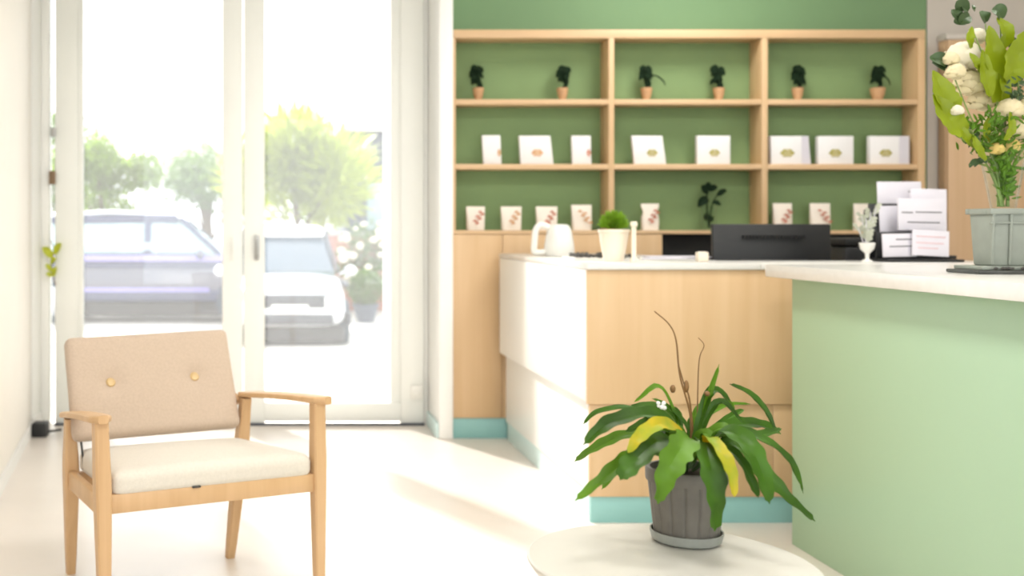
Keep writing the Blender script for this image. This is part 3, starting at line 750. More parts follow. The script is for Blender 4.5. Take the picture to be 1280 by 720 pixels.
# big lime leaves, each one its own part
for (base, mid, tip, w, dy) in [((1244, 128), (1243, 80), (1236, 32), .085, .0), ((1252, 62), (1258, 40), (1246, 22), .05, .02), ((1238, 120), (1232, 95), (1228, 62), .055, -.02), ((1262, 104), (1272, 72), (1292, 34), .10, -.02),
                                 ((1200, 155), (1182, 125), (1166, 88), .085, -.03), ((1208, 165), (1188, 150), (1166, 118), .085, -.05), ((1214, 60), (1212, 48), (1215, 33), .032, .0), ((1255, 135), (1256, 110), (1248, 82), .04, .0), ((1300, 150), (1315, 110), (1330, 70), .09, .02), ((1222, 185), (1208, 172), (1196, 152), .035, -.04), ((1232, 200), (1222, 185), (1216, 168), .030, -.05), ((1240, 180), (1232, 165), (1236, 145), .028, -.02), ((1256, 175), (1264, 160), (1262, 140), .03, -.05), ((1225, 90), (1220, 78), (1212, 66), .03, -.03)]:
    obj('lime_leaf', leafmesh(B(), [q(*base, dy), q(*mid, dy - .02), q(*tip, dy - .01)], w, hint=(.15, -1, .15), fold=.15, wav=.05, k=8, tipw=.05), M['gold'], bq)
b = B()
for (base, mid, tip, w, dy) in [((1205, 28), (1196, 20), (1190, 12), .04, 0), ((1210, 14), (1202, 8), (1197, 14), .05, 0), ((1208, 26), (1200, 26), (1192, 27), .035, .01), ((1212, 20), (1205, 24), (1200, 30), .04, -.01), ((1218, 14), (1217, 10), (1216, 6), .014, 0),
                                ((1184, 80), (1174, 74), (1162, 72), .045, -.01), ((1186, 84), (1180, 84), (1165, 78), .03, 0), ((1252, 24), (1248, 14), (1240, 12), .05, .02), ((1232, 28), (1230, 20), (1226, 14), .04, .04), ((1240, 85), (1238, 78), (1235, 68), .035, .03), ((1262, 60), (1268, 55), (1266, 46), .03, .03)]:
    leafmesh(b, [q(*base, dy), q(*mid, dy - .01), q(*tip, dy)], w, hint=(.1, -1, .2), fold=.2, k=5, tipw=.2)
obj('dark_leaves', b, M['dgreen'], bq)
def blossom(px, py, r, m, dy, squash=1.0, n=26):
    b = B(); c = q(px, py, dy)
    blob(b, c, r*.55, 2)
    for k in range(n):
        z = 1 - 2*(k + .5)/n*.85; a = k*2.39996; rr = math.sqrt(max(0, 1 - z*z)); d = V((rr*math.cos(a), rr*math.sin(a), z*squash))
        d = (d + V((0, -.25, .1))).normalized(); s = d.cross(V((0, 0, 1)));
        if s.length < .1: s = V((1, 0, 0))
        s.normalize(); u = s.cross(d)
        p0 = c + d*r*.35 - u*r*.35; p1 = c + d*r*.92; p2 = c + d*r*.98 + u*r*.5
        leafmesh(b, [p0, p1, p2], r*.95, hint=tuple(d), fold=-.12, k=4, tipw=.45, shape=lambda u_: .45 + .55*math.sin(math.pi*min(1, u_*.8 + .1)))
    obj('blossom', b, m, bq)
for a in ((1205, 78, .062, M['petalw'], .05), (1188, 76, .026, M['petal'], -.02), (1194, 92, .03, M['petal'], -.03), (1212, 108, .05, M['petal'], .04), (1228, 128, .045, M['petal'], .06), (1196, 140, .02, M['petalw'], -.07),
          (1222, 48, .03, M['petalw'], .06), (1262, 140, .040, M['petal'], -.02), (1240, 160, .035, M['petal'], .04), (1272, 165, .038, M['petal'], .0), (1224, 168, .026, M['petal'], .02), (1262, 185, .030, M['petaly'], .0), (1246, 188, .022, M['petaly'], -.03), (1262, 90, .04, M['petal'], .08), (1290, 140, .045, M['petal'], .0)):
    blossom(*a)
b = B(); random.seed(77)
for k in range(520):
    u = random.random(); a = random.random()
    px = 1240 + random.gauss(0, 18)*(.3 + u) + 22*(1 - u) ; py = 245 - u*100 + random.uniform(-6, 6)
    if px < 1180: continue
    p = q(px, py, random.uniform(-.06, .06)*(.3 + u)); d = V((random.uniform(-1, 1), random.uniform(-.6, .6), random.uniform(0, 1.2))).normalized()
    if py > 200: p.x = vc.x + (p.x - vc.x)*.6
    ln = random.uniform(.018, .035); leafmesh(b, [p, p + d*ln*.5, p + d*ln], random.uniform(.006, .012), hint=(0, -1, .2), k=2)
tag(obj('filler_greens', b, M['leafl'], bq), kind='stuff')
b = B()
for k in range(130):
    px = random.choice((random.uniform(1196, 1224), random.uniform(1262, 1280))); py = (155 + (px - 1196)*1.0 + random.uniform(-8, 8)) if px < 1230 else random.uniform(98, 125)
    p = q(px, py, random.uniform(-.05, .02)); d = V((random.uniform(-1, 1), random.uniform(-.6, .6), random.uniform(-1, 1))).normalized()
    ln = random.uniform(.012, .024); leafmesh(b, [p, p + d*ln*.5, p + d*ln], random.uniform(.005, .010), hint=(0, -1, .2), k=2)
for (px, py, ex, ey) in ((1220, 200, 1213, 207), (1224, 202, 1218, 209), (1228, 203, 1222, 200), (1216, 204, 1212, 210)):
    leafmesh(b, [q(px + 6, py, -.03), q((px+ex)/2, (py+ey)/2 - 2, -.03), q(ex, ey, -.03)], .014, hint=(0, -1, .2), k=3)
tag(obj('dark_sprigs', b, M['dgreen'], bq), kind='stuff')

# ------------------------------------------------------------------ round table
tc_ = V((X(838, 2.16), 2.16, 0)); ZT2 = .583
t = thing('round_side_table', tc_, 'round pale stone side table under the leafy plant', 'table')
obj('table_top', lathe(B(), tc_, [(0, ZT2 - .028), (.262, ZT2 - .028), (.270, ZT2 - .022), (.279, ZT2 - .008), (.279, ZT2 - .003), (.275, ZT2), (0, ZT2)], 96), M['tabletop'], t)
obj('apron', lathe(B(), tc_, [(0, ZT2 - .06), (.235, ZT2 - .06), (.258, ZT2 - .0285), (0, ZT2 - .0285)], 64), M['tableedge'], t)
obj('pedestal', lathe(B(), tc_, [(0, .028), (.05, .028), (.032, .06), (.028, .3), (.04, .48), (.09, ZT2 - .061), (0, ZT2 - .061)], 32), M['tableedge'], t)
obj('base', lathe(B(), tc_, [(0, 0), (.19, 0), (.19, .012), (.17, .02), (.05, .0275), (0, .0275)], 48), M['tableedge'], t)

# ------------------------------------------------------------------ potted plant
pc = V((X(858, 2.30), 2.30, ZT2 + .0006))
pp = thing('potted_plant', pc, 'leafy strap-leaved plant with two yellowing leaves in a grey ribbed pot', 'plant')
obj('saucer', lathe(B(), pc, [(0, 0), (.062, 0), (.070, .005), (.0745, .020), (.0745, .024), (.0715, .024), (.067, .010), (0, .008)], 48), M['potrim'], pp)
b = B(); lathe(b, pc + V((0, 0, .0085)), [(0, 0), (.064, 0), (.067, .014), (.0785, .118), (.0785, .120), (.0785, .128)], 112, ribs=16, ramp=.035)
lathe(b, pc + V((0, 0, .0085)), [(.072, .120), (.0825, .121), (.0835, .126), (.0835, .144), (.081, .148), (.074, .148), (.072, .135), (.066, .131), (0, .131)], 64)
obj('pot', b, M['pot'], pp)
b = B(); random.seed(2)
lathe(b, pc + V((0, 0, .1405)), [(0, 0), (.0705, 0), (.068, .004), (.03, .010), (0, .012)], 32); obj('soil', b, M['soil'], pp)
Yp = 2.30
crown = at(862, 566, Yp)
def LP(px, py, Y): return at(px, py, Y)
leaves = [  # list of (px,py,Y) path, width, material, fold, wav
    ([(858, 575, 2.30), (840, 545, 2.30), (790, 512, 2.34), (748, 515, 2.36), (729, 530, 2.37)], .026, 0, .2, .05),
    ([(856, 572, 2.28), (838, 530, 2.24), (805, 518, 2.2), (760, 530, 2.17), (729, 556, 2.16)], .062, 0, .15, .10),
    ([(856, 575, 2.32), (820, 545, 2.36), (780, 545, 2.38), (745, 560, 2.4), (718, 577, 2.4)], .048, 1, .15, .10),
    ([(858, 575, 2.28), (820, 568, 2.2), (790, 572, 2.15), (755, 598, 2.12), (719, 626, 2.11)], .058, 1, .12, .12),
    ([(856, 578, 2.27), (835, 550, 2.2), (815, 556, 2.13), (790, 580, 2.08), (775, 600, 2.06)], .078, 0, .12, .10),
    ([(862, 575, 2.26), (862, 548, 2.17), (850, 562, 2.1), (834, 590, 2.06), (822, 630, 2.06)], .078, 1, .10, .12),
    ([(870, 575, 2.26), (880, 553, 2.17), (888, 580, 2.1), (894, 620, 2.08), (893, 664, 2.1)], .070, 0, .10, .10),
    ([(875, 575, 2.28), (905, 540, 2.2), (935, 556, 2.14), (952, 590, 2.12), (962, 630, 2.12)], .060, 0, .12, .10),
    ([(875, 573, 2.30), (915, 552, 2.26), (950, 585, 2.22), (985, 622, 2.2), (1019, 652, 2.2)], .052, 0, .12, .10),
    ([(872, 572, 2.30), (915, 545, 2.3), (960, 552, 2.3), (992, 580, 2.3), (1004, 617, 2.3)], .020, 0, .2, .05),
    ([(872, 572, 2.30), (905, 540, 2.28), (950, 548, 2.26), (985, 575, 2.25), (1000, 605, 2.25)], .046, 0, .15, .10),
    ([(872, 568, 2.32), (900, 538, 2.36), (935, 530, 2.4), (960, 535, 2.42), (976, 542, 2.43)], .058, 0, .15, .08),
    ([(874, 570, 2.31), (915, 552, 2.33), (945, 545, 2.34), (965, 540, 2.35), (977, 536, 2.35)], .034, 0, .15, .06),
    ([(968, 535, 2.36), (955, 512, 2.37), (935, 492, 2.37), (912, 480, 2.37)], .034, 0, .2, .05),
    ([(868, 570, 2.31), (878, 530, 2.31), (884, 500, 2.31), (899, 455, 2.31)], .026, 1, .25, .03),
    ([(866, 572, 2.33), (875, 530, 2.36), (905, 508, 2.4), (938, 505, 2.42)], .022, 1, .25, .03),
    ([(860, 572, 2.33), (868, 520, 2.36), (880, 505, 2.38), (888, 498, 2.4)], .022, 1, .2, .03),
    ([(862, 570, 2.3), (858, 535, 2.3), (835, 510, 2.3), (815, 498, 2.3)], .026, 0, .2, .04),
    ([(860, 572, 2.34), (842, 525, 2.4), (815, 508, 2.44), (785, 510, 2.46)], .040, 0, .2, .06),
    ([(868, 572, 2.34), (890, 540, 2.42), (915, 520, 2.46), (930, 512, 2.48)], .030, 0, .2, .04),
    ([(862, 575, 2.28), (900, 560, 2.2), (925, 575, 2.16), (940, 605, 2.14), (948, 622, 2.13)], .040, 0, .15, .08),
    ([(872, 575, 2.3), (910, 566, 2.28), (935, 582, 2.28), (965, 610, 2.28), (985, 622, 2.28)], .036, 1, .15, .08),
    ([(858, 575, 2.3), (825, 562, 2.3), (795, 570, 2.3), (770, 590, 2.3), (752, 612, 2.3)], .034, 1, .15, .08),
    ([(866, 578, 2.28), (858, 560, 2.22), (846, 575, 2.18), (838, 600, 2.17)], .040, 0, .15, .08),
    ([(868, 578, 2.28), (876, 560, 2.22), (884, 575, 2.2), (906, 598, 2.19)], .040, 0, .15, .08),
    ([(866, 575, 2.34), (868, 545, 2.42), (866, 560, 2.5), (862, 590, 2.52)], .05, 0, .15, .08),
    ([(860, 572, 2.33), (850, 545, 2.36), (848, 520, 2.38), (842, 508, 2.38)], .028, 0, .2, .04),
    ([(872, 572, 2.28), (885, 545, 2.26), (905, 535, 2.24), (925, 548, 2.23)], .044, 1, .15, .06),
]
shp = lambda u: (.22 + .78*math.sin(math.pi*min(1, max(0, (u - .05)/.95*.9 + .06)))**.9) if u < .97 else .12
for (pa, w, mi, fo, wv) in leaves:
    random.seed(int(pa[-1][0]))
    pts = [at(*p) for p in pa]
    obj('leaf', leafmesh(B(), pts, w*(.68 if (pa[-1][0], pa[-1][1]) in ((822, 630), (893, 664), (775, 600), (962, 630)) else .56), hint=(random.uniform(-.3, .3), -.6, .8), fold=fo + .06, wav=wv*.8, k=12, tipw=.03, shape=shp, freq=2.2), M['leafl' if mi else 'leaf'], pp)
random.seed(404)
for k in range(16):
    a = random.uniform(-2.9, 2.9); ex = 862 + 70*math.sin(a)*random.uniform(.5, 1.5); dep = 2.30 + .12*math.cos(a)*random.uniform(.5, 1)
    ey = random.uniform(500, 560) if dep > 2.3 else random.uniform(560, 610)
    pts = [at(862 + random.uniform(-5, 5), 572, 2.30), at((862 + ex)/2, min(ey, 560) - random.uniform(8, 26), (2.3 + dep)/2), at(ex, ey, dep)]
    obj('leaf', leafmesh(B(), pts, random.uniform(.012, .024), hint=(random.uniform(-.5, .5), -.6, .7), fold=.25, wav=.06, k=8, shape=shp), M['leafl' if k % 2 else 'leaf'], pp)
for (pa, w) in (([(858, 572, 2.27), (850, 540, 2.2), (825, 530, 2.14), (800, 545, 2.1), (785, 566, 2.09)], .030), ([(872, 575, 2.25), (885, 548, 2.17), (900, 562, 2.1), (914, 590, 2.07), (918, 621, 2.06)], .027)):
    obj('yellowed_leaf', leafmesh(B(), [at(*p) for p in pa], w, hint=(0, -.75, .65), fold=.15, wav=.06, k=7, shape=shp), M['leafy'], pp, label='yellowing leaf')
for pa, r in (([(862, 570, 2.30), (863, 520, 2.3), (850, 470, 2.3), (845, 425, 2.3), (836, 405, 2.3), (818, 389, 2.3)], .0022), ([(868, 560, 2.31), (862, 500, 2.31), (855, 480, 2.31), (848, 455, 2.3)], .002), ([(872, 560, 2.34), (872, 500, 2.36), (874, 450, 2.36), (880, 432, 2.36), (873, 422, 2.36)], .0014)):
    obj('flower_stalk', tube(B(), [at(*p) for p in pa], r*1.15, r*.6, n=6), M['stalk'], pp, label='thin brown flower stalk')
b = B(); blob(b, at(858, 483, 2.3), .008, 2, (.7, .7, 1.7)); blob(b, at(884, 492, 2.3), .006, 2); blob(b, at(841, 486, 2.3), .006, 2, (1, 1, 1.5)); obj('bud', b, M['stalk'], pp)
b = B(); random.seed(4)
for k in range(9): blob(b, at(826 + random.uniform(-5, 5), 507 + random.uniform(-4, 4), 2.29), random.uniform(.003, .006), 1)
obj('white_floret', b, M['ceramic'], pp)
b = B(); tube(b, [at(858, 565, 2.30), at(845, 530, 2.3), at(828, 510, 2.29)], .0015); obj('floret_stem', b, M['greenstem'], pp)
b = B(); random.seed(8)
for k in range(14):
    a = random.uniform(0, 6.28); d = V((math.cos(a)*.05, math.sin(a)*.05, 0)); p = pc + V((d.x*.3, d.y*.3, .150))
    tube(b, [p, p + d*.6 + V((0, 0, .035)), p + d + V((0, 0, .05))], .003, .002, n=5, k=3)
obj('leaf_bases', b, M['dgreen'], pp)

# ------------------------------------------------------------------ armchair
ch = thing('armchair', (-.33, 3.80, 0), 'beech armchair with tan buttoned backrest and cream seat cushion', 'armchair')
FL, FR = V((-.563, 3.46, 0)), V((.146, 3.78, 0))
RL, RR = V((-.742, 3.84, 0)), V((-.118, 4.08, 0))
fs = (FR - FL).normalized()           # sideways
# arm heights: front .65, rear .615
def leg(p_top, p_bot, wt, wb, dt, db):
    return beam(B(), p_bot, p_top, wb, db, wt, dt, side=fs, bev=.006)
def Zp(py, Y): return H - (py - CY)/F*Y
afl, afr, arl, arr = Zp(522, FL.y), Zp(499, FR.y), Zp(520, RL.y), Zp(494, RR.y)
def legs2(top, mid, bot, w, d):
    """a leg with its widest point at the seat rail, tapering both ways, soft chamfered corners"""
    b = B(); rings = []; n = 14
    u_ = V((-fs.y, fs.x, 0))
    for i in range(n + 1):
        t = i / n
        zm = (mid.z - bot.z) / (top.z - bot.z)
        if t < zm: k = t / zm; c = bot.lerp(mid, k); ww = w[2] + (w[1] - w[2])*k**.8; dd = d[2] + (d[1] - d[2])*k**.8
        else: k = (t - zm) / (1 - zm); c = mid.lerp(top, k); kk = k*k*(3 - 2*k); ww = w[1] + (w[0] - w[1])*kk; dd = d[1] + (d[0] - d[1])*kk
        ch_ = .24; ring = []
        for (p, q_) in ((-1, -1 + ch_), (-1 + ch_, -1), (1 - ch_, -1), (1, -1 + ch_), (1, 1 - ch_), (1 - ch_, 1), (-1 + ch_, 1), (-1, 1 - ch_)):
            ring.append(b.verts.new(c + fs*p*ww/2 + u_*q_*dd/2))
        rings.append(ring)
    for p, q_ in zip(rings, rings[1:]):
        for j in range(8): b.faces.new((p[j], p[(j+1) % 8], q_[(j+1) % 8], q_[j]))
    b.faces.new(rings[0]); b.faces.new(rings[-1]); return b
obj('leg', legs2(V((FL.x - .003, FL.y, afl - .012)), V((FL.x + .004, FL.y, .40)), V((FL.x + .012, FL.y - .005, 0)), (.046, .052, .034), (.05, .055, .036)), M['chairwood'], ch)
obj('leg', legs2(V((FR.x - .004, FR.y, afr - .012)), V((FR.x - .002, FR.y, .40)), V((FR.x + .002, FR.y - .005, 0)), (.044, .048, .032), (.05, .055, .036)), M['chairwood'], ch)
obj('leg', legs2(V((RL.x + .006, RL.y, arl - .010)), V((RL.x + .010, RL.y, .38)), V((RL.x - .004, RL.y + .07, 0)), (.036, .052, .030), (.045, .055, .034)), M['chairwood'], ch)
obj('leg', legs2(V((RR.x, RR.y, arr - .010)), V((RR.x - .02, RR.y, .38)), V((-.178, 4.10, 0)), (.036, .050, .030), (.045, .055, .034)), M['chairwood'], ch)
def arm(f_, r_, zf, zr, out):
    """flat shaped armrest with a rounded, wider front end"""
    d = (V((f_.x, f_.y, 0)) - V((r_.x, r_.y, 0))); L_ = d.length; d.normalize(); s = V((d.y, -d.x, 0))
    if s.dot(fs) * out < 0: s = -s
    n = 16; top = []; bot = []; t = B()
    ext0, ext1 = -.035, L_ + .045
    for i in range(n + 1):
        u = i / n; x = ext0 + (ext1 - ext0)*u
        w = .026 + .012*u + .004*math.sin(u*3.14)
        e = 1.0
        if u > .9: e = math.sqrt(max(.10, 1 - ((u - .9)/.1)**2*.8))
        if u < .08: e = math.sqrt(max(.3, 1 - ((.08 - u)/.08)**2*.7))
        z = zr + (zf - zr)*u + .006*math.sin(u*3.14); h = .011 + .003*u
        c = V((r_.x, r_.y, z)) + d*x + s*(.005 - .010*math.sin(u*3.14)*out*0)
        ring = []
        for a in range(16):
            th_ = 2*math.pi*a/16; ca, sa = math.cos(th_), math.sin(th_)
            ring.append(t.verts.new(c + s*w*e*abs(ca)**.5*(1 if ca > 0 else -1) + V((0, 0, h*abs(sa)**.6*(1 if sa > 0 else -1)))))
        top.append(ring)
    for p, q_ in zip(top, top[1:]):
        for a in range(16): t.faces.new((p[a], p[(a+1) % 16], q_[(a+1) % 16], q_[a]))
    t.faces.new(top[0]); t.faces.new(top[-1]); return t
obj('armrest', arm(FL, RL, afl, arl, -1), M['chairwood'], ch)
obj('armrest', arm(FR, RR, afr, arr, 1), M['chairwood'], ch)
zr_ = .362
def rail(a, c, z, h=.062, dp=.028, off=.0, inset=.024):
    d = (c - a).normalized(); b = B(); beam(b, a + d*inset + V((0, 0, z)), c - d*inset + V((0, 0, z)), h, dp, side=(0, 0, 1), bev=.004); return b
obj('front_rail', rail(FL, FR, .363), M['chairwood'], ch)
obj('back_rail', rail(RL + V((.01, 0, 0)), RR + V((-.02, 0, 0)), .350), M['chairwood'], ch)
obj('side_rail', rail(FL, RL + V((.01, 0, 0)), .360), M['chairwood'], ch)
obj('side_rail', rail(FR, RR + V((-.02, 0, 0)), .360), M['chairwood'], ch)
# seat cushion: bottom corners
bk = ((RL + RR)/2 - (FL + FR)/2).normalized()
c0 = FL + fs*.030 + bk*-.018; c1 = FR - fs*.028 + bk*-.018; c2 = RR - fs*.03 - bk*.0; c3 = RL + fs*.035 + bk*.0
zb = .380
obj('seat_cushion', cushion(B(), [V((q_.x, q_.y, zb)) for q_ in (c0, c1, c2, c3)], .086, .032, puff=.020), M['seatfab'], ch)
# backrest cushion: front face described by pixel corners
TL, TR, BR, BL = at(82, 420, 3.93), at(284, 409, 4.21), at(303, 531, 4.02), at(93, 549, 3.76)
nrm = (BR - BL).cross(TL - BL).normalized()
thk = .062
if nrm.y > 0: nrm = -nrm
corners = [q_ - nrm*thk for q_ in (BL, BR, TR, TL)]
cn = [V(q_) for q_ in corners]
du = (138 - 82)/202*2 - 1
backb = cushion(B(), cn, thk, .026, puff=.008, dents=((-.52, .04, .020, .028), (.50, .04, .020, .028)), n=30)
obj('backrest', backb, M['backfab'], ch)
def bpt(u, v):
    uu, vv = (u + 1)/2, (v + 1)/2
    return cn[0]*(1-uu)*(1-vv) + cn[1]*uu*(1-vv) + cn[2]*uu*vv + cn[3]*(1-uu)*vv
for u in (-.52, .50):
    p = bpt(u, .04) + nrm*(thk - .009)
    b = B(); lathe(b, (0, 0, 0), [(0, -.003), (.014, -.003), (.0175, .001), (.014, .006), (.009, .0035), (0, .004)], 20)
    b.transform(Matrix.Translation(p) @ nrm.to_track_quat('Z', 'Y').to_matrix().to_4x4()); obj('button', b, M['button'], ch, label='gold tufting button')
# back frame: cross bar behind the cushion and posts joining the rear legs
b = B(); beam(b, RL + V((.03, .03, arl - .03)), bpt(-.9, -.1) - nrm*.016, .03, .022, side=fs); beam(b, RR + V((-.02, .03, arr - .03)), bpt(.9, -.1) - nrm*.016, .03, .022, side=fs)
beam(b, bpt(-.96, -.1) - nrm*.016, bpt(.96, -.1) - nrm*.016, .04, .02, side=(0, 0, 1)); obj('back_frame', b, M['chairwood'], ch)
b = B(); tube(b, [(RL.x + .040, RL.y - .02, arl - .02), (RL.x + .048, RL.y - .03, .52), (RL.x + .058, RL.y - .04, .46), (RL.x + .062, RL.y - .04, .40)], .004); obj('metal_bracket', b, M['dark'], ch)
b = B(); m0 = FL.lerp(FR, .40); beam(b, m0 + V((0, -.018, .393)), m0 + fs*.03 + V((0, -.018, .393)), .006, .006, side=(0, 0, 1), bev=.001); obj('tag', b, M['dark'], ch)

# ------------------------------------------------------------------ outdoors
def gz(Y):
    return -.04 if Y < 8 else (-.04 - .30*(Y - 8)/7 if Y < 15 else (-.34 - .10*(Y - 15)/4 if Y < 19 else -.44))
def strip(y0, y1, x0, x1, dz=0, n=12):
    b = B(); prev = None
    ys = [y0 + (y1 - y0)*i/n for i in range(n + 1)]
    lo = [];
    for y in ys: lo.append([b.verts.new((x0, y, gz(y) + dz)), b.verts.new((x1, y, gz(y) + dz)), b.verts.new((x1, y, gz(y) + dz - .08)), b.verts.new((x0, y, gz(y) + dz - .08))])
    for p, q_ in zip(lo, lo[1:]):
        for a in range(4): b.faces.new((p[a], p[(a+1) % 4], q_[(a+1) % 4], q_[a]))
    b.faces.new(lo[0]); b.faces.new(lo[-1]); return b
struct('floor_terrace', strip(7.06, 25, -14, 16), M['road'])
struct('floor_street', strip(25.02, 70, -50, 50, 0, 3), M['asphalt'])
struct('wall_outdoor_pillar', box(B(), X(484, 9.0), X(505, 9.0), 9.0, 9.3, gz(9) - .01, 3.6, .01), M['white'])

def loft(b, st, n=20, e=.45):
    """st: (x, zb, zt, halfwidth_bottom, halfwidth_top)"""
    rings = []
    for (x, z0, z1, w0, w1) in st:
        r = []
        for a in range(n):
            th_ = 2*math.pi*a/n + math.pi/n; ca, sa = math.cos(th_), math.sin(th_)
            v = (abs(sa)**e*(1 if sa > 0 else -1) + 1)/2; w = w0 + (w1 - w0)*v
            r.append(b.verts.new((x, w*abs(ca)**e*(1 if ca > 0 else -1), z0 + (z1 - z0)*v)))
        rings.append(r)
    for p, q_ in zip(rings, rings[1:]):
        for a in range(n): b.faces.new((p[a], p[(a+1) % n], q_[(a+1) % n], q_[a]))
    b.faces.new(rings[0]); b.faces.new(rings[-1]); return b
def car(loc, rot, label, S, body, roof, win, low, plate=True):
    """front towards +x"""
    t = thing('parked_car', loc, label, 'car')
    T = Matrix.Translation(loc) @ Matrix.Rotation(rot, 4, 'Z') @ Matrix.Diagonal((S[0], S[1], S[2], 1))
    def P(name, b, m, par=None): b.transform(T); return obj(name, b, m, par or t)
    body_o = P('body', loft(B(), [(-2.25, .45, .95, .70, .66), (-2.18, .30, 1.02, .82, .80), (-1.6, .26, 1.05, .90, .86), (0, .26, 1.03, .90, .87), (1.0, .26, 1.02, .90, .86), (1.7, .28, .96, .88, .80), (2.12, .32, .86, .80, .70), (2.25, .42, .70, .66, .60)]), body)
    P('windows', loft(B(), [(-2.05, 1.0, 1.06, .74, .70), (-1.8, .98, 1.52, .80, .64), (-1.4, .98, 1.60, .82, .66), (.2, .98, 1.62, .82, .66), (.6, .98, 1.50, .81, .66), (1.15, .98, 1.04, .76, .72)], e=.3), win)
    P('roof', loft(B(), [(-1.95, 1.50, 1.56, .56, .50), (-1.7, 1.56, 1.64, .66, .60), (-.6, 1.62, 1.70, .69, .62), (.3, 1.60, 1.66, .67, .60), (.62, 1.52, 1.57, .62, .56)]), roof)
    b = B()
    for s in (-1, 1):
        for (x0, z0, x1, z1, w) in ((1.12, 1.02, .50, 1.56, .07), (0, 1.0, 0, 1.62, .12), (0, 1.0, 0, 1.20, .30), (-1.25, 1.0, -1.25, 1.62, .10), (-2.0, 1.04, -1.75, 1.56, .14)):
            beam(b, (x0, s*.79, z0), (x1, s*.655, z1), w, .03, side=(1, 0, 0))
        beam(b, (-1.8, s*.68, 1.54), (.45, s*.68, 1.56), .12, .04, side=(0, 0, 1))  # dark band along the roof edge, standing in for its shading
    P('pillars_roof_shade', b, low)
    b = B()
    for s in (-1, 1): beam(b, (-2.0, s*.885, .42), (2.0, s*.87, .42), .16, .05, side=(0, 0, 1)); beam(b, (-2.0, s*.885, .86), (1.7, s*.87, .86), .07, .04, side=(0, 0, 1))
    beam(b, (-2.26, -.6, .45), (-2.26, .6, .45), .2, .05, side=(0, 0, 1)); P('side_trim', b, low)
    if not plate:
        b = B()
        for s in (-1, 1): beam(b, (-2.1, s*.88, .975), (1.6, s*.87, .965), .09, .05, side=(0, 0, 1)); beam(b, (-1.0, s*.895, .50), (.95, s*.89, .50), .06, .06, side=(0, 0, 1))
        P('belt_moulding', b, M['carlav'])
    for sx in (-1.42, 1.38):
        for s in (-1, 1):
            b = B(); lathe(b, (sx, s*.80, .33), [(0, -.11), (.29, -.11), (.33, -.08), (.33, .08), (.29, .11), (0, .11)], 28, ax='Y'); w_ = P('wheel', b, M['tyre'])
            b = B(); lathe(b, (sx, s*.915, .33), [(0, -.01), (.20, -.01), (.21, 0), (.17, .008), (.05, .02), (0, .02)] if s > 0 else [(0, .01), (.20, .01), (.21, 0), (.17, -.008), (.05, -.02), (0, -.02)], 24, ax='Y'); P('rim', b, M['rim'], w_)
    b = B(); box(b, 2.16, 2.27, -.5, .5, .58, .76, .02); box(b, 2.17, 2.275, -.62, .62, .36, .50, .02); P('grille', b, M['grille'])
    for s in (-1, 1):
        b = B(); hexa(b, [V(q_) for q_ in ((2.02, s*.50, .66), (2.235, s*.50, .66), (2.16, s*.76, .68), (1.9, s*.78, .68), (2.0, s*.5, .80), (2.20, s*.5, .79), (2.12, s*.74, .83), (1.86, s*.77, .84))], .01); P('headlamp', b, M['lampg'])
        b = B(); box(b, -2.24, -2.12, s*.80 - .10*(s > 0), s*.80 + .10*(s < 0), .78, .98, .02); P('tail_lamp', b, M['red'])
        b = B(); blob(b, (.82, s*1.0, 1.03), .11, 2, (.6, 1, .75)); beam(b, (.85, s*.84, .99), (.82, s*.96, 1.02), .05, .03); P('wing_mirror', b, body)
        b = B(); box(b, .25, .42, s*.90 - .012, s*.90 + .012, .86, .885, .004); box(b, -.8, -.63, s*.90 - .012, s*.90 + .012, .86, .885, .004); P('door_handle', b, low)
    P('underbody', box(B(), -2.0, 2.0, -.80, .80, .10, .30, .03), M['cavity'])
    if plate:
        b = B(); box(b, 2.272, 2.285, -.26, .26, .515, .625, .005); P('number_plate', b, M['plate'])
    return t
# silver SUV facing right of the door, lavender car side-on behind
car(V((.10, 16.1, gz(16.0))), math.radians(-88), 'white car facing the right door pane, dark grille and number plate in view', (.90, .92, .98), M['carwhite'], M['carwhite'], M['carglassd'], M['grille'])
car(V((-2.30, 20.0, gz(20.0))), 0, 'dark grey-blue car with white roof parked side-on beyond the left door pane', (1.16, 1.0, 1.19), M['carblue'], M['carwhite'], M['carglass'], M['carband'], plate=False)
# person silhouette: not discernible as a person, a head restraint in the car window

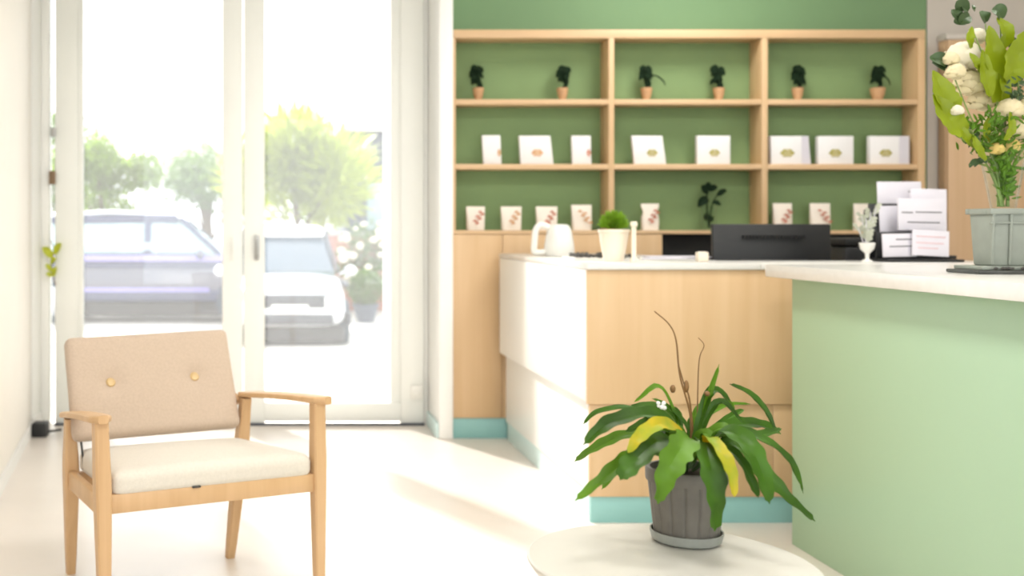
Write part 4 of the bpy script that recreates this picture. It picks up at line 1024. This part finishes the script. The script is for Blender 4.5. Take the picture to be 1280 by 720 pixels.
# ---- trees
def tree(x, Y, h, crown, nl, ml, label, seed, lsize=.16, lobes=7, spiky=False, trunk=.10, low=None):
    random.seed(seed); g0 = gz(Y)
    t = thing('garden_tree', (x, Y, g0), label, 'tree', None)
    b = B(); tops = []
    tube(b, [(x, Y, g0 - .02), (x + .05, Y, g0 + h*.3), (x - .05, Y, g0 + h*.62)], trunk, trunk*.5, n=8)
    for k in range(lobes):
        a = 2*math.pi*k/lobes + random.random(); r = crown*random.uniform(.25, .75)
        e = V((x + r*math.cos(a), Y + r*math.sin(a)*.7, g0 + h*random.uniform(.5, .92))); tops.append((e, crown*random.uniform(.35, .55)))
        tube(b, [(x, Y, g0 + h*.28), V((x, Y, g0 + h*.4)).lerp(e, .5), e], trunk*.4, trunk*.12, n=5)
    obj('trunk', b, M['bark'], t)
    b = B()
    for k in range(nl):
        e, R = random.choice(tops)
        d = V((random.gauss(0, 1), random.gauss(0, 1), random.gauss(0, 1))).normalized()*R*random.random()**.4
        p = e + d; nn = V((random.uniform(-1, 1), random.uniform(-1, .3), random.uniform(-.2, 1))).normalized()
        if spiky: dr = (d.normalized() + V((0, 0, .5))).normalized()
        else: dr = V((random.uniform(-1, 1), random.uniform(-1, 1), random.uniform(-1, .6))).normalized()
        s = dr.cross(nn)
        if s.length < .1: continue
        s.normalize(); ln = lsize*random.uniform(.6, 1.4)*(2.2 if spiky else 1); w = lsize*random.uniform(.3, .5)*(.7 if spiky else 1)
        v = [b.verts.new(p), b.verts.new(p + dr*ln*.5 + s*w*.5 + nn*.02), b.verts.new(p + dr*ln), b.verts.new(p + dr*ln*.5 - s*w*.5 + nn*.02)]
        b.faces.new(v)
    obj('foliage', b, ml, t); return t
tree(-3.75, 23.5, 3.6, 1.2, 5200, M['treeleaf'], 'bushy green tree at the far left beyond the side-on car', 1)
tree(-1.7, 27, 4.2, 1.7, 5000, M['treeleafb'], 'loose pale tree behind the side-on car, right of the bushy one', 2, lobes=9)
tree(.45, 23.6, 3.9, 1.35, 4500, M['treeleafy'], 'bright yellow-green tree in the middle of the right pane', 3, .20, 9, True)
tree(1.05, 26.0, 3.9, 1.0, 5000, M['treeleaf'], 'green tree at the right of the bright yellow-green one', 4, .18, 8)
tree(-6.0, 28.5, 5.0, 1.7, 4200, M['treeleafb'], 'pale tall tree furthest left in the distance', 5)
# house at the right
hb = thing('grey_house', (4.0, 29, gz(29)), 'dark grey house with pale roof edge behind the trees at right', 'house')
obj('wall', box(B(), 1.75, 7.0, 27.6, 33, gz(29), 3.7, .02), M['housegrey'], hb)
b = B(); hexa(b, [V(q_) for q_ in ((1.6, 27.3, 3.72), (7.2, 27.3, 3.72), (7.2, 33.2, 3.72), (1.6, 33.2, 3.72), (2.6, 29.5, 5.0), (6.4, 29.5, 5.0), (6.4, 31, 5.0), (2.6, 31, 5.0))]); obj('roof', b, M['road'], hb)
obj('window', box(B(), 2.3, 3.1, 27.54, 27.59, 1.2, 2.4, .01), M['carglass'], hb)
# brick garden wall, flowering shrubs, topiary pot
gw = thing('brick_garden_wall', (2.2, 22.1, gz(22)), 'low red brick garden wall behind the white blossom shrub', 'wall')
obj('brickwork', box(B(), .85, 3.6, 22.0, 22.25, gz(22), 1.10, .01), M['brick'], gw)
obj('coping', box(B(), .82, 3.63, 21.96, 22.29, 1.101, 1.15, .01), M['road'], gw)
def shrub(x, Y, h, r, n, label, seed, flowers=0):
    random.seed(seed); g0 = gz(Y); t = thing('flowering_shrub', (x, Y, g0), label, 'shrub')
    b = B()
    for k in range(10):
        a = random.uniform(0, 6.28); tube(b, [(x, Y, g0 - .01), (x + .2*r*math.cos(a), Y + .2*r*math.sin(a), g0 + h*.4), (x + .6*r*math.cos(a), Y + .4*r*math.sin(a), g0 + h*.8)], .02, .008, n=5)
    obj('stem', b, M['bark'], t)
    b = B()
    for k in range(n):
        d = V((random.gauss(0, 1), random.gauss(0, 1), random.gauss(0, 1))).normalized()*random.random()**.35
        p = V((x + d.x*r, Y + d.y*r*.7, g0 + h*.55 + d.z*h*.45)); dr = V((random.uniform(-1, 1), random.uniform(-1, 1), random.uniform(-.5, 1))).normalized(); s = dr.cross(V((random.random(), random.random(), 1))).normalized()
        b.faces.new([b.verts.new(p), b.verts.new(p + dr*.06 + s*.03), b.verts.new(p + dr*.13), b.verts.new(p + dr*.06 - s*.03)])
    obj('foliage', b, M['treeleafb'], t)
    b = B()
    for k in range(flowers):
        a = random.uniform(3.3, 6.1); el = random.uniform(-.5, 1.2)
        blob(b, (x + r*math.cos(a)*math.cos(el), Y + r*.72*math.sin(a)*math.cos(el), g0 + h*.58 + h*.44*math.sin(el)), random.uniform(.05, .10), 1, (1, 1, .8), .15)
    if flowers: tag(obj('blossoms', b, M['petalw'], t), kind='stuff')
shrub(1.80, 21.1, 1.80, .68, 1500, 'shrub covered in white blossoms outside the right door pane', 1, 34)
shrub(.70, 20.9, 1.25, .33, 900, 'small green shrub between the white car and the blossom shrub', 2, 5)
tp = thing('potted_topiary', (X(457, 19.4), 19.4, gz(19.4)), 'round clipped bush in a dark tapered pot on the pale paving', 'plant')
c = V((X(457, 19.4), 19.4, gz(19.4)))
obj('pot', lathe(B(), c, [(0, 0), (.15, 0), (.24, .30), (.26, .33), (.22, .33), (0, .30)], 24), M['darkpot'], tp)
b = B(); random.seed(6); tube(b, [c + V((0, 0, .3)), c + V((0, 0, .5))], .03)
for k in range(1500):
    d = V((random.gauss(0, 1), random.gauss(0, 1), random.gauss(0, 1))).normalized(); p = c + V((0, 0, .62)) + V((d.x*.29, d.y*.29, d.z*.29))*random.uniform(.8, 1)
    dr = (d + V((random.uniform(-.8, .8), random.uniform(-.8, .8), random.uniform(-.8, .8)))).normalized(); s = dr.cross(V((random.random(), .2, 1))).normalized()
    b.faces.new([b.verts.new(p), b.verts.new(p + dr*.035 + s*.02), b.verts.new(p + dr*.08), b.verts.new(p + dr*.035 - s*.02)])
obj('foliage', b, M['treeleafb'], tp)

# ------------------------------------------------------------------ fill lamps added at the ceiling (above the frame) to brighten the room
for i, (x, y) in enumerate(((.6, 1.2), (2.6, 1.2), (.6, 3.4), (2.9, 3.6), (2.4, 5.6))):
    t = thing('fill_lamp', (x, y, ZC - .06), 'square fill lamp added over the reception, out of the picture', 'fill lamp', 'added fill lamps')
    b = B(); box(b, x - .31, x + .31, y - .31, y + .31, ZC - .055, ZC - .001, .004); obj('housing', b, M['white'], t)
    obj('glow_panel', box(B(), x - .29, x + .29, y - .29, y + .29, ZC - .062, ZC - .0555, .002), M['lamp'], t)
    li = bpy.data.lights.new('fill_lamp_light', 'AREA'); li.shape = 'SQUARE'; li.size = .58; li.energy = (26, 9, 30, 20, 20)[i]; li.color = (1, .98, .95)
    lo = bpy.data.objects.new('fill_lamp_light', li); COL.objects.link(lo); lo.location = (x, y, ZC - .07)

# ------------------------------------------------------------------ daylight
w = bpy.data.worlds.new('sky'); sc.world = w; w.use_nodes = True
nt = w.node_tree; bg = nt.nodes['Background']
bg.inputs[0].default_value = (.93, .97, 1.0, 1); bg.inputs[1].default_value = 3.0
sun = bpy.data.lights.new('sun', 'SUN'); sun.energy = 16; sun.angle = math.radians(3); sun.color = (1, .97, .93)
so = bpy.data.objects.new('sun', sun); COL.objects.link(so)
so.rotation_euler = V((.50, -1, -.80)).to_track_quat('-Z', 'Y').to_euler(); so.location = (-4, 14, 9)
for (nm, x, y, z, sx, sz, ry) in (('door_portal', -.2, YW + .2, 1.5, 2.5, 3.0, 0), ('front_portal', 1.05, -2.7, 1.65, 7.9, 2.5, math.pi)):
    pl_ = bpy.data.lights.new(nm, 'AREA'); pl_.shape = 'RECTANGLE'; pl_.size = sx; pl_.size_y = sz; pl_.cycles.is_portal = True
    po = bpy.data.objects.new(nm, pl_); COL.objects.link(po); po.location = (x, y, z)
    po.rotation_euler = (-math.pi/2, 0, 0) if ry == 0 else (math.pi/2, 0, 0)

vs = sc.view_settings
vs.view_transform = 'Standard'; vs.look = 'None'; vs.gamma = 1; vs.use_curve_mapping = False; vs.exposure = 0.06
sc.cycles.max_bounces = 10; sc.cycles.diffuse_bounces = 5; sc.cycles.transparent_max_bounces = 16
sc.cycles.sample_clamp_indirect = 6; sc.cycles.caustics_reflective = False; sc.cycles.caustics_refractive = False
